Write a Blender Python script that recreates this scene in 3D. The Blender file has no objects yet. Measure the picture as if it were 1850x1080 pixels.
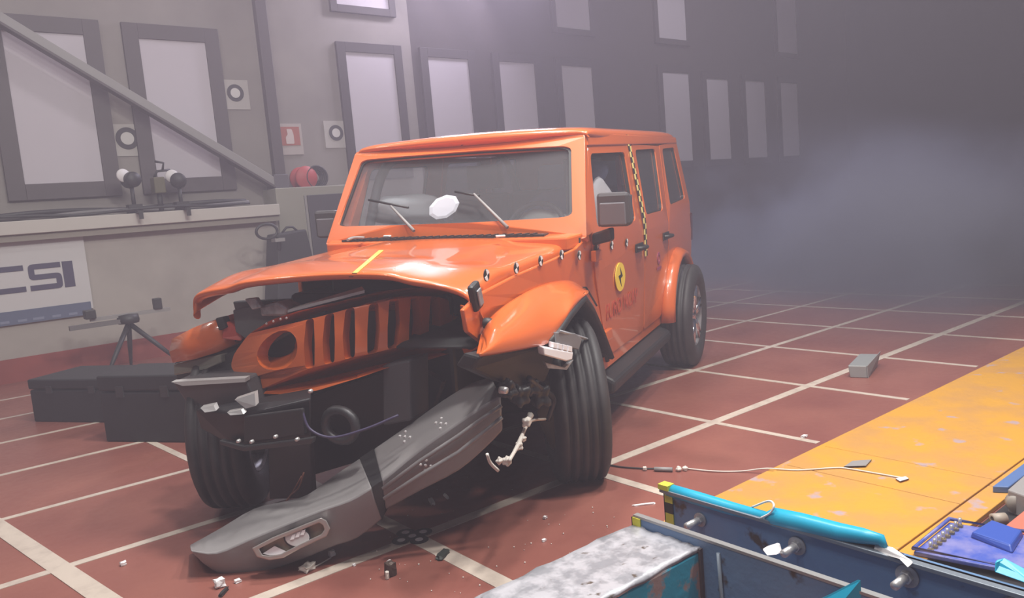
import bpy, bmesh, math, random
from mathutils import Vector, Matrix
from mathutils.geometry import tessellate_polygon
random.seed(7)
S = bpy.context.scene
COL = S.collection
R_ = math.radians

# ------------------------------------------------------------------ camera
CAM = Vector((-1.59145, -2.78747, 1.35691)); FPX = 1407.335
YAW, PIT, ROL = 0.897158, 0.117294, -0.084772
_f = Vector((math.cos(YAW)*math.cos(PIT), math.sin(YAW)*math.cos(PIT), -math.sin(PIT)))
_r0 = Vector((math.sin(YAW), -math.cos(YAW), 0)); _u0 = _r0.cross(_f)
_r = _r0*math.cos(ROL) + _u0*math.sin(ROL); _u = -_r0*math.sin(ROL) + _u0*math.cos(ROL)
cd = bpy.data.cameras.new('camera'); co = bpy.data.objects.new('camera', cd); COL.objects.link(co)
cd.sensor_fit = 'HORIZONTAL'; cd.sensor_width = 36; cd.lens = 36*FPX/1850; cd.clip_start = .02; cd.clip_end = 200
m = Matrix.Identity(4)
for k, v in enumerate((_r, _u, -_f)):
    for a in range(3): m[a][k] = v[a]
m.translation = CAM; co.matrix_world = m; S.camera = co

# ------------------------------------------------------------------ world, lamps, exposure
w = bpy.data.worlds.new('World'); S.world = w; w.use_nodes = True
w.node_tree.nodes['Background'].inputs[0].default_value = (.60, .56, .66, 1)
w.node_tree.nodes['Background'].inputs[1].default_value = .11
S.view_settings.view_transform = 'Standard'; S.view_settings.look = 'None'
S.view_settings.exposure = 0.0; S.view_settings.gamma = 1; S.view_settings.use_curve_mapping = False
def area(name, loc, target, sx, sy, power, color=(1, .96, .93), spread=math.pi):
    d = bpy.data.lights.new(name, 'AREA'); d.shape = 'RECTANGLE'; d.size = sx; d.size_y = sy
    d.energy = power; d.color = color; d.spread = spread
    o = bpy.data.objects.new(name, d); COL.objects.link(o); o.location = loc
    o.rotation_euler = (Vector(target)-Vector(loc)).to_track_quat('-Z', 'Y').to_euler(); return o
for lx, ly, tx, ty, pw in ((-2.7, -.9, -.3, .4, 45), (-2.0, -2.6, 0, 0, 40), (-.2, -1.2, .0, .1, 150), (.7, .9, .3, .7, 130), (1.4, -1.6, .9, -1.0, 165), (2.2, -2.8, 1.2, -1.5, 140), (3.6, -1.0, 3.0, -.5, 90), (-2.6, 3.4, -.6, 4.2, 40)):
    area('ceiling_floodlight', (lx, ly, 5.2), (tx, ty, 0), .45, .3, pw)
for lx in (4.7, 5.6, 6.5): area('wall_flood_and_fill', (lx, 6.45, 4.95), (.6, .6, .8), .5, .3, 75, (.88, .80, 1))
area('wall_flood_and_fill', (.6, 4.6, 6.2), (1.2, 7.0, 2.4), 1.6, .3, 40, (1, .93, .98))
area('wall_flood_and_fill', (10.5, 4.9, 6.2), (10.8, 7.0, 2.4), 3.0, .2, 20, (.95, .9, 1), R_(110))  # fill lamp, added to brighten the far wall boards

# ------------------------------------------------------------------ pixel helpers (1850 x 1080 frame)
def ray(px, py): return _r*((px-925)/FPX) + _u*((540-py)/FPX) + _f
def W(px, py, ax, val):
    d = ray(px, py); i = 'xyz'.index(ax); return CAM + d*((val-CAM[i])/d[i])
def PX(px, py, dep): return CAM + ray(px, py)*dep
CARM = Matrix.Translation((.1376, .4849, 0)) @ Matrix.Rotation(R_(207.46), 4, 'Z') @ Matrix.Rotation(.0129, 4, 'Y') @ Matrix.Rotation(-.0365, 4, 'X')
CINV = CARM.inverted()
_o = CINV @ CAM
def J(px, py, ax, val):
    d = CINV.to_3x3() @ ray(px, py); i = 'xyz'.index(ax); return _o + d*((val-_o[i])/d[i])
def JP(px, py, dep): return CINV @ PX(px, py, dep)

# ------------------------------------------------------------------ materials
MATS = {}
def mat(name, col, rough=.5, metal=0, coat=0, noise=None, bump=0, bscale=40, spec=.5, emit=None, coat_rough=.05):
    """noise = (scale, second colour, low, high) : mottling of the thing's own colour"""
    if name in MATS: return MATS[name]
    M = bpy.data.materials.new(name); M.use_nodes = True; nt = M.node_tree; b = nt.nodes['Principled BSDF']
    b.inputs['Base Color'].default_value = (*col, 1); b.inputs['Roughness'].default_value = rough
    b.inputs['Metallic'].default_value = metal; b.inputs['Coat Weight'].default_value = coat
    b.inputs['Coat Roughness'].default_value = coat_rough; b.inputs['Specular IOR Level'].default_value = spec
    tc = nt.nodes.new('ShaderNodeTexCoord')
    if noise:
        sc, c2, lo, hi = noise
        n = nt.nodes.new('ShaderNodeTexNoise'); n.inputs['Scale'].default_value = sc; n.inputs['Detail'].default_value = 6
        n.inputs['Roughness'].default_value = .62
        nt.links.new(tc.outputs['Object'], n.inputs['Vector'])
        mr = nt.nodes.new('ShaderNodeMapRange'); mr.inputs[1].default_value = lo; mr.inputs[2].default_value = hi
        nt.links.new(n.outputs['Fac'], mr.inputs[0])
        mx = nt.nodes.new('ShaderNodeMix'); mx.data_type = 'RGBA'
        mx.inputs[6].default_value = (*col, 1); mx.inputs[7].default_value = (*c2, 1)
        nt.links.new(mr.outputs[0], mx.inputs[0]); nt.links.new(mx.outputs[2], b.inputs['Base Color'])
    if bump:
        n2 = nt.nodes.new('ShaderNodeTexNoise'); n2.inputs['Scale'].default_value = bscale; n2.inputs['Detail'].default_value = 4
        nt.links.new(tc.outputs['Object'], n2.inputs['Vector'])
        bp = nt.nodes.new('ShaderNodeBump'); bp.inputs['Strength'].default_value = bump; bp.inputs['Distance'].default_value = .02
        nt.links.new(n2.outputs['Fac'], bp.inputs['Height']); nt.links.new(bp.outputs[0], b.inputs['Normal'])
    if emit:
        b.inputs['Emission Color'].default_value = (*emit[0], 1); b.inputs['Emission Strength'].default_value = emit[1]
    MATS[name] = M; return M
ORANGE = mat('orange_paint', (.64, .130, .025), .30, 0, .8, bump=0)
BLACKP = mat('black_plastic', (.022, .021, .023), .5)
BUMPG = mat('bumper_grey_plastic', (.25, .235, .24), .34, bump=.04, bscale=300)
DGREY = mat('dark_grey_plastic', (.075, .07, .075), .48, bump=.05, bscale=300)
STEELD = mat('dark_steel', (.07, .068, .072), .45, .6)
STEEL = mat('bright_steel', (.62, .60, .60), .30, .6)
ALU = mat('aluminium', (.45, .44, .46), .42, .35, noise=(14, (.22, .22, .24), .4, .65))
CHROME = mat('chrome', (.8, .8, .82), .12, 1)
RUBBER = mat('tyre_rubber', (.03, .028, .03), .62, noise=(6, (.05, .047, .05), .4, .7))
WHITE = mat('white_paint', (.78, .75, .76), .5)
WHITEF = mat('white_fabric', (.72, .68, .70), .85)
INTER = mat('dark_interior', (.03, .03, .034), .7)
SEAT = mat('seat_fabric', (.06, .062, .065), .85)
YEL = mat('yellow_tape', (.80, .60, .10), .5)
YELD = mat('yellow_disc', (.85, .60, .06), .45)
BLK = mat('black_tape', (.015, .015, .015), .5)
REDD = mat('dark_red_print', (.48, .065, .03), .5)
PURP = mat('purple_print', (.30, .06, .12), .5)
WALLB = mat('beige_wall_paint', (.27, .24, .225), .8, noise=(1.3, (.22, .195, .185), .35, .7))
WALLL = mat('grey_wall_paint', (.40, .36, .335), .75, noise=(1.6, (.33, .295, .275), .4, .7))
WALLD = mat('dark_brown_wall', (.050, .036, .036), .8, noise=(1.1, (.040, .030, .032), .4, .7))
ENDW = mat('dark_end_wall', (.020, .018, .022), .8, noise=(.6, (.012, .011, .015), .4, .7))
PANEL = mat('white_board', (.50, .455, .50), .7)
FRAME = mat('dark_window_frame', (.075, .06, .065), .6)
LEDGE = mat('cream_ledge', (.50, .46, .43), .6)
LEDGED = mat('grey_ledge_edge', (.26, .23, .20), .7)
SKIRT = mat('red_skirting', (.30, .055, .042), .6, noise=(2, (.25, .05, .04), .4, .7))
GREYM = mat('grey_steel_paint', (.26, .245, .245), .55)
GREYC = mat('grey_cabinet_paint', (.28, .265, .225), .6)
REDP = mat('red_enamel', (.42, .05, .05), .5)
SIGNR = mat('red_sign', (.36, .10, .07), .6)
BANN = mat('white_banner', (.56, .535, .55), .6)
NAVYT = mat('navy_print', (.055, .048, .10), .6)
BLUES = mat('blue_strip', (.10, .12, .20), .6)
CASEB = mat('black_case', (.018, .017, .019), .6)
LINEP = mat('floor_line_paint', (.50, .42, .36), .55, noise=(9, (.36, .29, .25), .45, .75))
YPLATE = None

def floor_mat():
    M = mat('red_floor_paint', (.235, .075, .058), .42); nt = M.node_tree; b = nt.nodes['Principled BSDF']
    tc = nt.nodes.new('ShaderNodeTexCoord')
    n = nt.nodes.new('ShaderNodeTexNoise'); n.inputs['Scale'].default_value = 1.7; n.inputs['Detail'].default_value = 7
    n2 = nt.nodes.new('ShaderNodeTexNoise'); n2.inputs['Scale'].default_value = 23; n2.inputs['Detail'].default_value = 5
    cr = nt.nodes.new('ShaderNodeValToRGB'); e = cr.color_ramp.elements
    e[0].position = .3; e[0].color = (.205, .066, .054, 1); e[1].position = .72; e[1].color = (.27, .098, .074, 1)
    nt.links.new(tc.outputs['Object'], n.inputs['Vector']); nt.links.new(tc.outputs['Object'], n2.inputs['Vector'])
    nt.links.new(n.outputs['Fac'], cr.inputs[0]); nt.links.new(cr.outputs[0], b.inputs['Base Color'])
    mr = nt.nodes.new('ShaderNodeMapRange'); mr.inputs[3].default_value = .26; mr.inputs[4].default_value = .5
    nt.links.new(n2.outputs['Fac'], mr.inputs[0]); nt.links.new(mr.outputs[0], b.inputs['Roughness'])
    return M
FLOORM = floor_mat()
def chipped(name, base, chip, lo, hi, sc, rough=.45, metal=0, third=None):
    M = mat(name, base, rough, metal, noise=(sc, chip, lo, hi), bump=.12, bscale=30)
    if third:
        nt = M.node_tree; b = nt.nodes['Principled BSDF']; src = b.inputs['Base Color'].links[0].from_socket
        tc = nt.nodes.new('ShaderNodeTexCoord'); n = nt.nodes.new('ShaderNodeTexNoise')
        n.inputs['Scale'].default_value = third[1]; n.inputs['Detail'].default_value = 5
        nt.links.new(tc.outputs['Object'], n.inputs['Vector'])
        mr = nt.nodes.new('ShaderNodeMapRange'); mr.inputs[1].default_value = third[2]; mr.inputs[2].default_value = third[3]
        nt.links.new(n.outputs['Fac'], mr.inputs[0])
        mx = nt.nodes.new('ShaderNodeMix'); mx.data_type = 'RGBA'; mx.inputs[7].default_value = (*third[0], 1)
        nt.links.new(src, mx.inputs[6]); nt.links.new(mr.outputs[0], mx.inputs[0]); nt.links.new(mx.outputs[2], b.inputs['Base Color'])
    return M
YPLATE = chipped('worn_yellow_paint', (.62, .305, .034), (.53, .265, .07), .42, .62, 3.0, .42, third=((.42, .30, .30), 7, .63, .70))
NAVY = chipped('worn_navy_paint', (.10, .19, .35), (.13, .23, .38), .35, .7, 4, .4, third=((.055, .035, .025), 9, .60, .66))
CYAN = mat('cyan_paint', (.010, .36, .56), .35)
CYANP = chipped('peeling_cyan_paint', (.03, .33, .48), (.36, .26, .24), .50, .56, 7, .45)
SILV = chipped('scraped_steel_top', (.50, .49, .53), (.30, .30, .33), .42, .58, 16, .35, .25, third=((.12, .09, .07), 22, .64, .70))
TRAYB = mat('blue_tray_plastic', (.06, .10, .42), .4, noise=(9, (.20, .20, .45), .45, .65))
PINKP = mat('salmon_plate', (.55, .15, .10), .5)
BRASS = mat('dull_brass', (.36, .29, .17), .4, .7)
WIRE = mat('cream_wire', (.66, .60, .55), .5)
LAMPG = mat('lamp_reflector', (.92, .90, .94), .2, .0)
LAMPON = mat('lit_lamp_glass', (.9, .88, .92), .3, emit=((1, .96, 1), .55))
TAN = mat('lamp_recess', (.33, .26, .20), .45, .3)
DUMMYB = mat('dummy_blue', (.16, .23, .44), .6)

def glass(name, tint, fac, veil=.06):
    M = bpy.data.materials.new(name); M.use_nodes = True; nt = M.node_tree
    for n in list(nt.nodes): nt.nodes.remove(n)
    out = nt.nodes.new('ShaderNodeOutputMaterial'); t = nt.nodes.new('ShaderNodeBsdfTransparent')
    g = nt.nodes.new('ShaderNodeBsdfGlossy'); mx = nt.nodes.new('ShaderNodeMixShader'); lw = nt.nodes.new('ShaderNodeLayerWeight'); pw = nt.nodes.new('ShaderNodeMath'); pw.operation = 'POWER'; fr = nt.nodes.new('ShaderNodeMath'); fr.operation = 'MULTIPLY_ADD'
    t.inputs[0].default_value = (*tint, 1); g.inputs['Roughness'].default_value = .04; lw.inputs[0].default_value = .5; nt.links.new(lw.outputs['Facing'], pw.inputs[0]); pw.inputs[1].default_value = 5; nt.links.new(pw.outputs[0], fr.inputs[0]); fr.inputs[1].default_value = .9; fr.inputs[2].default_value = fac
    nt.links.new(fr.outputs[0], mx.inputs[0]); nt.links.new(t.outputs[0], mx.inputs[1]); nt.links.new(g.outputs[0], mx.inputs[2])
    df = nt.nodes.new('ShaderNodeBsdfDiffuse'); df.inputs[0].default_value = (.55, .53, .56, 1); m2 = nt.nodes.new('ShaderNodeMixShader'); m2.inputs[0].default_value = veil  # grey diffuse share lays a painted haze over the glass
    nt.links.new(mx.outputs[0], m2.inputs[1]); nt.links.new(df.outputs[0], m2.inputs[2])
    nt.links.new(m2.outputs[0], out.inputs[0]); return M
GLASS = glass('windscreen_glass', (.88, .89, .91), .03, .07)
GLASSD = glass('tinted_side_glass', (.50, .53, .60), .03)
GLASSC = glass('clear_side_glass', (.92, .93, .94), .03, .015)

# ------------------------------------------------------------------ mesh helpers
def obj(name, bm, material, parent=None, smooth=False, bevel=0, subsurf=0, solid=0, auto=None):
    me = bpy.data.meshes.new(name)
    bmesh.ops.recalc_face_normals(bm, faces=bm.faces[:]); bm.to_mesh(me); bm.free()
    o = bpy.data.objects.new(name, me); COL.objects.link(o)
    ms = material if isinstance(material, (list, tuple)) else [material]
    for x in ms: me.materials.append(x)
    if parent: o.parent = parent
    if smooth:
        for f in me.polygons: f.use_smooth = True
    if solid:
        md = o.modifiers.new('solid', 'SOLIDIFY'); md.thickness = solid; md.offset = -1
    if bevel:
        md = o.modifiers.new('bevel', 'BEVEL'); md.width = bevel; md.segments = 2; md.limit_method = 'ANGLE'; md.angle_limit = R_(35)
    if subsurf:
        md = o.modifiers.new('sub', 'SUBSURF'); md.levels = subsurf; md.render_levels = subsurf
    return o
def tag(o, label, cat=None, group=None, kind=None):
    if label: o['label'] = label
    if cat: o['category'] = cat
    if group: o['group'] = group
    if kind: o['kind'] = kind
    return o
def empty(name, loc=(0, 0, 0), label=None, cat=None, group=None, mw=None):
    o = bpy.data.objects.new(name, None); COL.objects.link(o); o.empty_display_size = .1
    if mw is not None: o.matrix_world = mw
    else: o.location = loc
    return tag(o, label, cat, group)
def BM(): return bmesh.new()
def box(bm, lo, hi, mi=0, M=None):
    vs = [bm.verts.new((M @ Vector(p)) if M else p) for p in [(x, y, z) for x in (lo[0], hi[0]) for y in (lo[1], hi[1]) for z in (lo[2], hi[2])]]
    for q in ((0, 1, 3, 2), (4, 6, 7, 5), (0, 4, 5, 1), (2, 3, 7, 6), (0, 2, 6, 4), (1, 5, 7, 3)):
        f = bm.faces.new([vs[i] for i in q]); f.material_index = mi
    return bm
def hexa(bm, a, b, mi=0):
    """two quads a,b (4 points each) joined to a solid"""
    va = [bm.verts.new(p) for p in a]; vb = [bm.verts.new(p) for p in b]; n = len(va)
    bm.faces.new(va).material_index = mi; bm.faces.new(vb[::-1]).material_index = mi
    for i in range(n):
        bm.faces.new([va[i], vb[i], vb[(i+1) % n], va[(i+1) % n]]).material_index = mi
    return bm
def tube(bm, pts, r, n=8, mi=0, closed=False):
    pts = [Vector(p) for p in pts]; rings = []; L = len(pts); prev = None
    for i, p in enumerate(pts):
        a = pts[(i-1) % L] if (i or closed) else p; b = pts[(i+1) % L] if (i < L-1 or closed) else p
        t = (b-a).normalized()
        if prev is None:
            up = Vector((0, 0, 1)) if abs(t.z) < .9 else Vector((1, 0, 0)); s = t.cross(up).normalized()
        else: s = (prev - t*prev.dot(t)).normalized()
        prev = s; q = t.cross(s); rr = r[i] if isinstance(r, (list, tuple)) else r
        rings.append([bm.verts.new(p + s*rr*math.cos(2*math.pi*k/n) + q*rr*math.sin(2*math.pi*k/n)) for k in range(n)])
    for i in range(L if closed else L-1):
        A, B = rings[i], rings[(i+1) % L]
        for k in range(n):
            f = bm.faces.new([A[k], A[(k+1) % n], B[(k+1) % n], B[k]]); f.smooth = True; f.material_index = mi
    if not closed:
        bm.faces.new(rings[0][::-1]).material_index = mi; bm.faces.new(rings[-1]).material_index = mi
    return bm
def bez(pts, n=6):
    """Catmull-Rom through the points"""
    P = [Vector(p) for p in pts]; P = [P[0]*2-P[1]] + P + [P[-1]*2-P[-2]]; out = []
    for i in range(1, len(P)-2):
        for k in range(n):
            t = k/n; a, b, c, d = P[i-1:i+3]
            out.append(.5*((2*b)+(c-a)*t+(2*a-5*b+4*c-d)*t*t+(3*b-a-3*c+d)*t**3))
    out.append(P[-2]); return out
def lathe(bm, prof, n=32, M=None, mi=0, smooth=True, cap=False):
    """prof (radius, axial); axis = local Y"""
    rings = []
    for r, a in prof:
        rings.append([bm.verts.new((M or Matrix()) @ Vector((r*math.cos(2*math.pi*k/n), a, r*math.sin(2*math.pi*k/n)))) for k in range(n)])
    for A, B in zip(rings, rings[1:]):
        for k in range(n):
            f = bm.faces.new([A[k], A[(k+1) % n], B[(k+1) % n], B[k]]); f.smooth = smooth; f.material_index = mi
    if cap:
        bm.faces.new(rings[0]).material_index = mi; bm.faces.new(rings[-1][::-1]).material_index = mi
    return bm
def rnd(pts, r, n=4):
    """round the corners of a 2D polygon"""
    out = []; L = len(pts)
    for i, p in enumerate(pts):
        rr = r[i] if isinstance(r, (list, tuple)) else r
        p = Vector(p); a = Vector(pts[i-1])-p; b = Vector(pts[(i+1) % L])-p
        d = min(rr, a.length*.45, b.length*.45); A = p+a.normalized()*d; B = p+b.normalized()*d
        if rr <= 0: out.append(p); continue
        for k in range(n+1):
            t = k/n; out.append(A*(1-t)**2 + p*2*t*(1-t) + B*t*t)
    return out
def plate(bm, loops, fn, th, mi=0):
    """outer loop and hole loops (2D); fn(u, v, d) -> 3D with d the inward depth"""
    loops = [[Vector((q[0], q[1])) for q in l] for l in loops]
    tri = tessellate_polygon([[v.to_3d() for v in l] for l in loops]); flat = [v for l in loops for v in l]
    F = [bm.verts.new(fn(v.x, v.y, 0)) for v in flat]; B = [bm.verts.new(fn(v.x, v.y, th)) for v in flat]
    for t in tri:
        if len(set(t)) < 3: continue
        try:
            bm.faces.new([F[i] for i in t]).material_index = mi; bm.faces.new([B[i] for i in reversed(t)]).material_index = mi
        except ValueError: pass
    o = 0
    for l in loops:
        n = len(l)
        for i in range(n):
            a, b = o+i, o+(i+1) % n
            try: bm.faces.new([F[a], B[a], B[b], F[b]]).material_index = mi
            except ValueError: pass
        o += n
    return bm
def circ(cx, cy, r, n=24, ry=None): return [(cx+r*math.cos(2*math.pi*k/n), cy+(ry or r)*math.sin(2*math.pi*k/n)) for k in range(n)]
def prism(bm, poly3, off, mi=0):
    """polygon of 3D points extruded by a vector"""
    off = Vector(off); return hexa(bm, [Vector(p) for p in poly3], [Vector(p)+off for p in poly3], mi)
def surf(bm, rows, mi=0, close_v=False):
    V = [[bm.verts.new(p) for p in r] for r in rows]
    for A, B in zip(V, V[1:]):
        n = len(A)
        for k in range(n if close_v else n-1):
            f = bm.faces.new([A[k], A[(k+1) % n], B[(k+1) % n], B[k]]); f.material_index = mi; f.smooth = True
    return V

# ================================================================== THE HALL
GX, GY = 1.034, .9394
bm = BM(); box(bm, (-8, -8, -.2), (22, 8.2, 0)); FLOOR = tag(obj('floor', bm, FLOORM), 'red painted concrete floor with a white grid', None, None, 'structure')
def strip(a, b, wd, h=.0025):
    a = Vector((a[0], a[1], 0)); b = Vector((b[0], b[1], 0)); t = (b-a).normalized(); n = Vector((-t.y, t.x, 0))*wd/2
    bm = BM(); prism(bm, [a-n, b-n, b+n, a+n], (0, 0, h)); return obj('floor_line', bm, LINEP, FLOOR)
for j in range(0, 7): strip((-6, j*GY), (18, j*GY), {0: .062, 1: .05}.get(j, .042), .0025)
for i in range(0, 15): strip((i*GX, -.66), (i*GX, 6.6), {0: .075, 1: .055}.get(i, .042), .0022)
strip((0, -.66), (0, -3.2), .075, .0022)
a, b = W(-60, 912, 'z', 0), W(205, 1092, 'z', 0); strip(a.xy, b.xy, .085, .003)
a, b = W(240, 783, 'z', 0), W(347, 833, 'z', 0); strip(a.xy, b.xy, .045, .003)

YW, YL = 7.0, 6.62      # upper wall plane, lower wall plane
bm = BM()
box(bm, (-8, YL, 0), (3.0, YL+.5, 1.45), 0)
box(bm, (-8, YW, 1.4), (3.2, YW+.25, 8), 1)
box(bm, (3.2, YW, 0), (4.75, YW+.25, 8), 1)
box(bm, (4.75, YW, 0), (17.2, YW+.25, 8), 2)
WALL = tag(obj('wall_left', bm, [WALLL, WALLB, WALLD]), 'long hall wall, beige near the banner and dark brown further off', None, None, 'structure')
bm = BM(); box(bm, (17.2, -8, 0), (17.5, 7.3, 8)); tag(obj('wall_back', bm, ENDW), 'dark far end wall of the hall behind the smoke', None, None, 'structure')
bm = BM(); box(bm, (-8, YL-.02, 0), (3.0, YL+.01, .245)); tag(obj('baseboard_left', bm, SKIRT), 'red painted skirting below the banner wall', None, None, 'structure')
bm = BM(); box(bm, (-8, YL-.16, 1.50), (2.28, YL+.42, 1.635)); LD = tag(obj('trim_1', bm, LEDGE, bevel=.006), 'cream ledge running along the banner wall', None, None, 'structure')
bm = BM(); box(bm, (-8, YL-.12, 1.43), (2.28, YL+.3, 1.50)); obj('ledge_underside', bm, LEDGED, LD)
# tall pilaster
bm = BM(); box(bm, (2.46, YW-.10, 1.0), (2.60, YW+.02, 8)); tag(obj('trim_2', bm, FRAME, bevel=.004), 'dark steel upright on the wall beside the fire hose sign', None, None, 'structure')

# framed white boards set in the wall
lower = [(-.29, .48), (1.05, 1.80), (3.67, 4.43), (5.0, 5.73), (6.33, 7.06), (7.66, 8.38), (10.25, 11.03), (11.58, 12.29), (12.89, 13.6), (14.21, 14.88)]
upper = [(3.62, 4.43), (7.63, 8.42), (10.22, 11.04), (14.18, 14.95)]
nwin = 0
def window(x0, x1, z0, z1, fm, fw, kind_lbl):
    global nwin; nwin += 1
    bm = BM(); y = YW-.05
    for lo, hi in (((x0-fw, y, z0-fw), (x0, YW, z1+fw)), ((x1, y, z0-fw), (x1+fw, YW, z1+fw)), ((x0, y, z0-fw), (x1, YW, z0)), ((x0, y, z1), (x1, YW, z1+fw))): box(bm, lo, hi)
    f = obj('window_%d' % nwin, bm, fm, bevel=.004); tag(f, kind_lbl, None, None, 'structure')
    bm = BM(); box(bm, (x0, y+.02, z0), (x1, YW, z1)); obj('pane', bm, PANEL, f)
DKF = mat('brown_window_frame', (.040, .030, .033), .7)
names = ['nearest tall white window, cut by the left picture edge', 'tall white window crossed by the lower end of the diagonal beam', 'tall white window just left of the car roof corner',
 'white window above the left half of the windscreen', 'white window above the middle of the windscreen', 'white window above the right half of the windscreen', 'white window right behind the rear of the car roof',
 'first narrow white window clear of the car to the right', 'narrow white window second from the right in the lower row', 'rightmost narrow white window of the lower row']
for (x0, x1), l in zip(lower, names): window(x0, x1, 2.03 if x0 < 10 else 1.96, 3.63 if x0 < 11 else 3.56, FRAME if x0 < 3.2 else DKF, .17 if x0 < 3.2 else .13, l)
for (x0, x1), l in zip(upper, ['upper row white window, leftmost sliver at the top edge', 'upper row white window above the windscreen', 'upper row white window above the rear car roof', 'upper row white window at far right']):
    window(x0, x1, 4.25 if x0 < 12 else 4.21, 5.9, DKF, .10, l)

# diagonal beam
bm = BM(); A = W(-40, 8, 'y', 6.72); B = W(497, 330, 'y', 6.72); d = (B-A).normalized(); n = Vector((0, 1, 0)); u = d.cross(n); u = u if u.z > 0 else -u
def bar(bm, A, B, u, n, wu, wn, mi=0): hexa(bm, [A-u*wu-n*wn, A+u*wu-n*wn, A+u*wu+n*wn, A-u*wu+n*wn], [B-u*wu-n*wn, B+u*wu-n*wn, B+u*wu+n*wn, B-u*wu+n*wn], mi)
t = empty('diagonal_beam', B, 'long grey steel beam slanting down across the two nearest windows', 'beam')
bm = BM(); bar(bm, A-B, B-B, u, n, .045, .05); obj('beam_tube', bm, GREYM, t, bevel=.004)
bm = BM(); bar(bm, A-B-u*.06, -u*.06, u, n, .012, .07); obj('lower_flange', bm, FRAME, t)
bm = BM(); box(bm, (-.03, -.06, -.32), (.16, .2, .10)); obj('end_bracket', bm, mat('bracket_grey', (.10, .09, .105), .6), t, bevel=.01)

def target(px, py, rr, label):
    c = W(px, py, 'y', YW-.01); t = empty('ring_target', (c.x, YW, c.z-.2), label, 'sign', 'ring targets on the wall')
    bm = BM(); box(bm, (-.17, -.012, -.0), (.17, .0, .36)); obj('backing_sheet', bm, mat('pale_sheet', (.42, .39, .37), .7), t)
    fn = lambda a, b, d: Vector((a, -.013-.004+d, .2+b))
    bm = BM(); plate(bm, [circ(0, 0, rr, 32), circ(0, 0, rr*.58, 32)], fn, .004); obj('black_ring', bm, mat('ring_black', (.035, .03, .035), .7), t)
    bm = BM(); plate(bm, [circ(0, 0, rr*.57, 32)], fn, .003); obj('white_centre', bm, mat('ring_white', (.62, .59, .58), .7), t)
target(230, 250, .125, 'black ring target between the two nearest windows')
target(425, 168, .105, 'black ring target right of the second window, highest of the three')
target(607, 240, .105, 'black ring target beside the left roof corner of the car')

c = W(523, 246, 'y', YW); t = empty('fire_hose_sign', (c.x, YW, c.z-.18), 'red and white fire hose sign on the wall above the hose reel', 'sign')
bm = BM(); box(bm, (-.17, -.012, -.06), (.17, 0, .34)); obj('backing_plate', bm, mat('sign_border', (.40, .35, .33), .7), t)
bm = BM(); box(bm, (-.135, -.017, .06), (.135, -.012, .30)); obj('red_field', bm, SIGNR, t)
bm = BM(); plate(bm, [rnd([(-.06, .08), (.05, .08), (.05, .2), (.03, .27), (-.04, .27), (-.03, .2), (-.06, .17)], .015)], lambda a, b, d: Vector((a, -.020+d, b)), .003); obj('white_pictogram', bm, mat('sign_white', (.55, .45, .43), .7), t)

# fire hose reel
c = W(548, 322, 'y', 6.8); t = empty('fire_hose_reel', (c.x, 6.8, c.z-.2), 'red fire hose reel with black hose coil on the grey cabinet', 'hose reel')
MY = Matrix.Translation((0, 0, .2))
bm = BM(); lathe(bm, [(.0, -.12), (.14, -.12), (.15, -.10), (.15, -.085), (.05, -.07), (.05, .05), (.15, .06), (.15, .09), (0, .09)], 28, MY); obj('red_drum', bm, REDP, t, smooth=True)
bm = BM()
for k in range(5):
    rr = .07+.018*k; tube(bm, [Vector((.14+rr*math.cos(q), -.05-.015*k, .2+rr*math.sin(q))) for q in [2*math.pi*i/20 for i in range(20)]], .014, 6, closed=True)
obj('hose_coil', bm, BLACKP, t, smooth=True)
bm = BM(); box(bm, (-.04, -.08, .05), (.04, .14, .2)); obj('bracket', bm, REDP, t)

# cabinet and dark board behind the car
c = W(555, 400, 'y', 6.62); t = empty('wall_cabinet', (c.x, 6.75, 0), 'grey steel cabinet under the fire hose reel, behind the car', 'cabinet')
x0 = W(503, 400, 'y', 6.6).x-c.x; x1 = W(660, 400, 'y', 6.6).x-c.x
bm = BM(); box(bm, (x0, -.17, 0), (x1, .25, 1.83)); obj('body', bm, GREYC, t, bevel=.01)
bm = BM(); box(bm, (x0+.40, -.19, 0), (x1-.1, -.17, 1.72)); obj('door', bm, mat('cabinet_dark_door', (.05, .046, .055), .6), t, bevel=.004)
bm = BM(); box(bm, (x0+.36, -.195, 0), (x0+.385, -.16, 1.72)); obj('door_trim', bm, GREYM, t)

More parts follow.
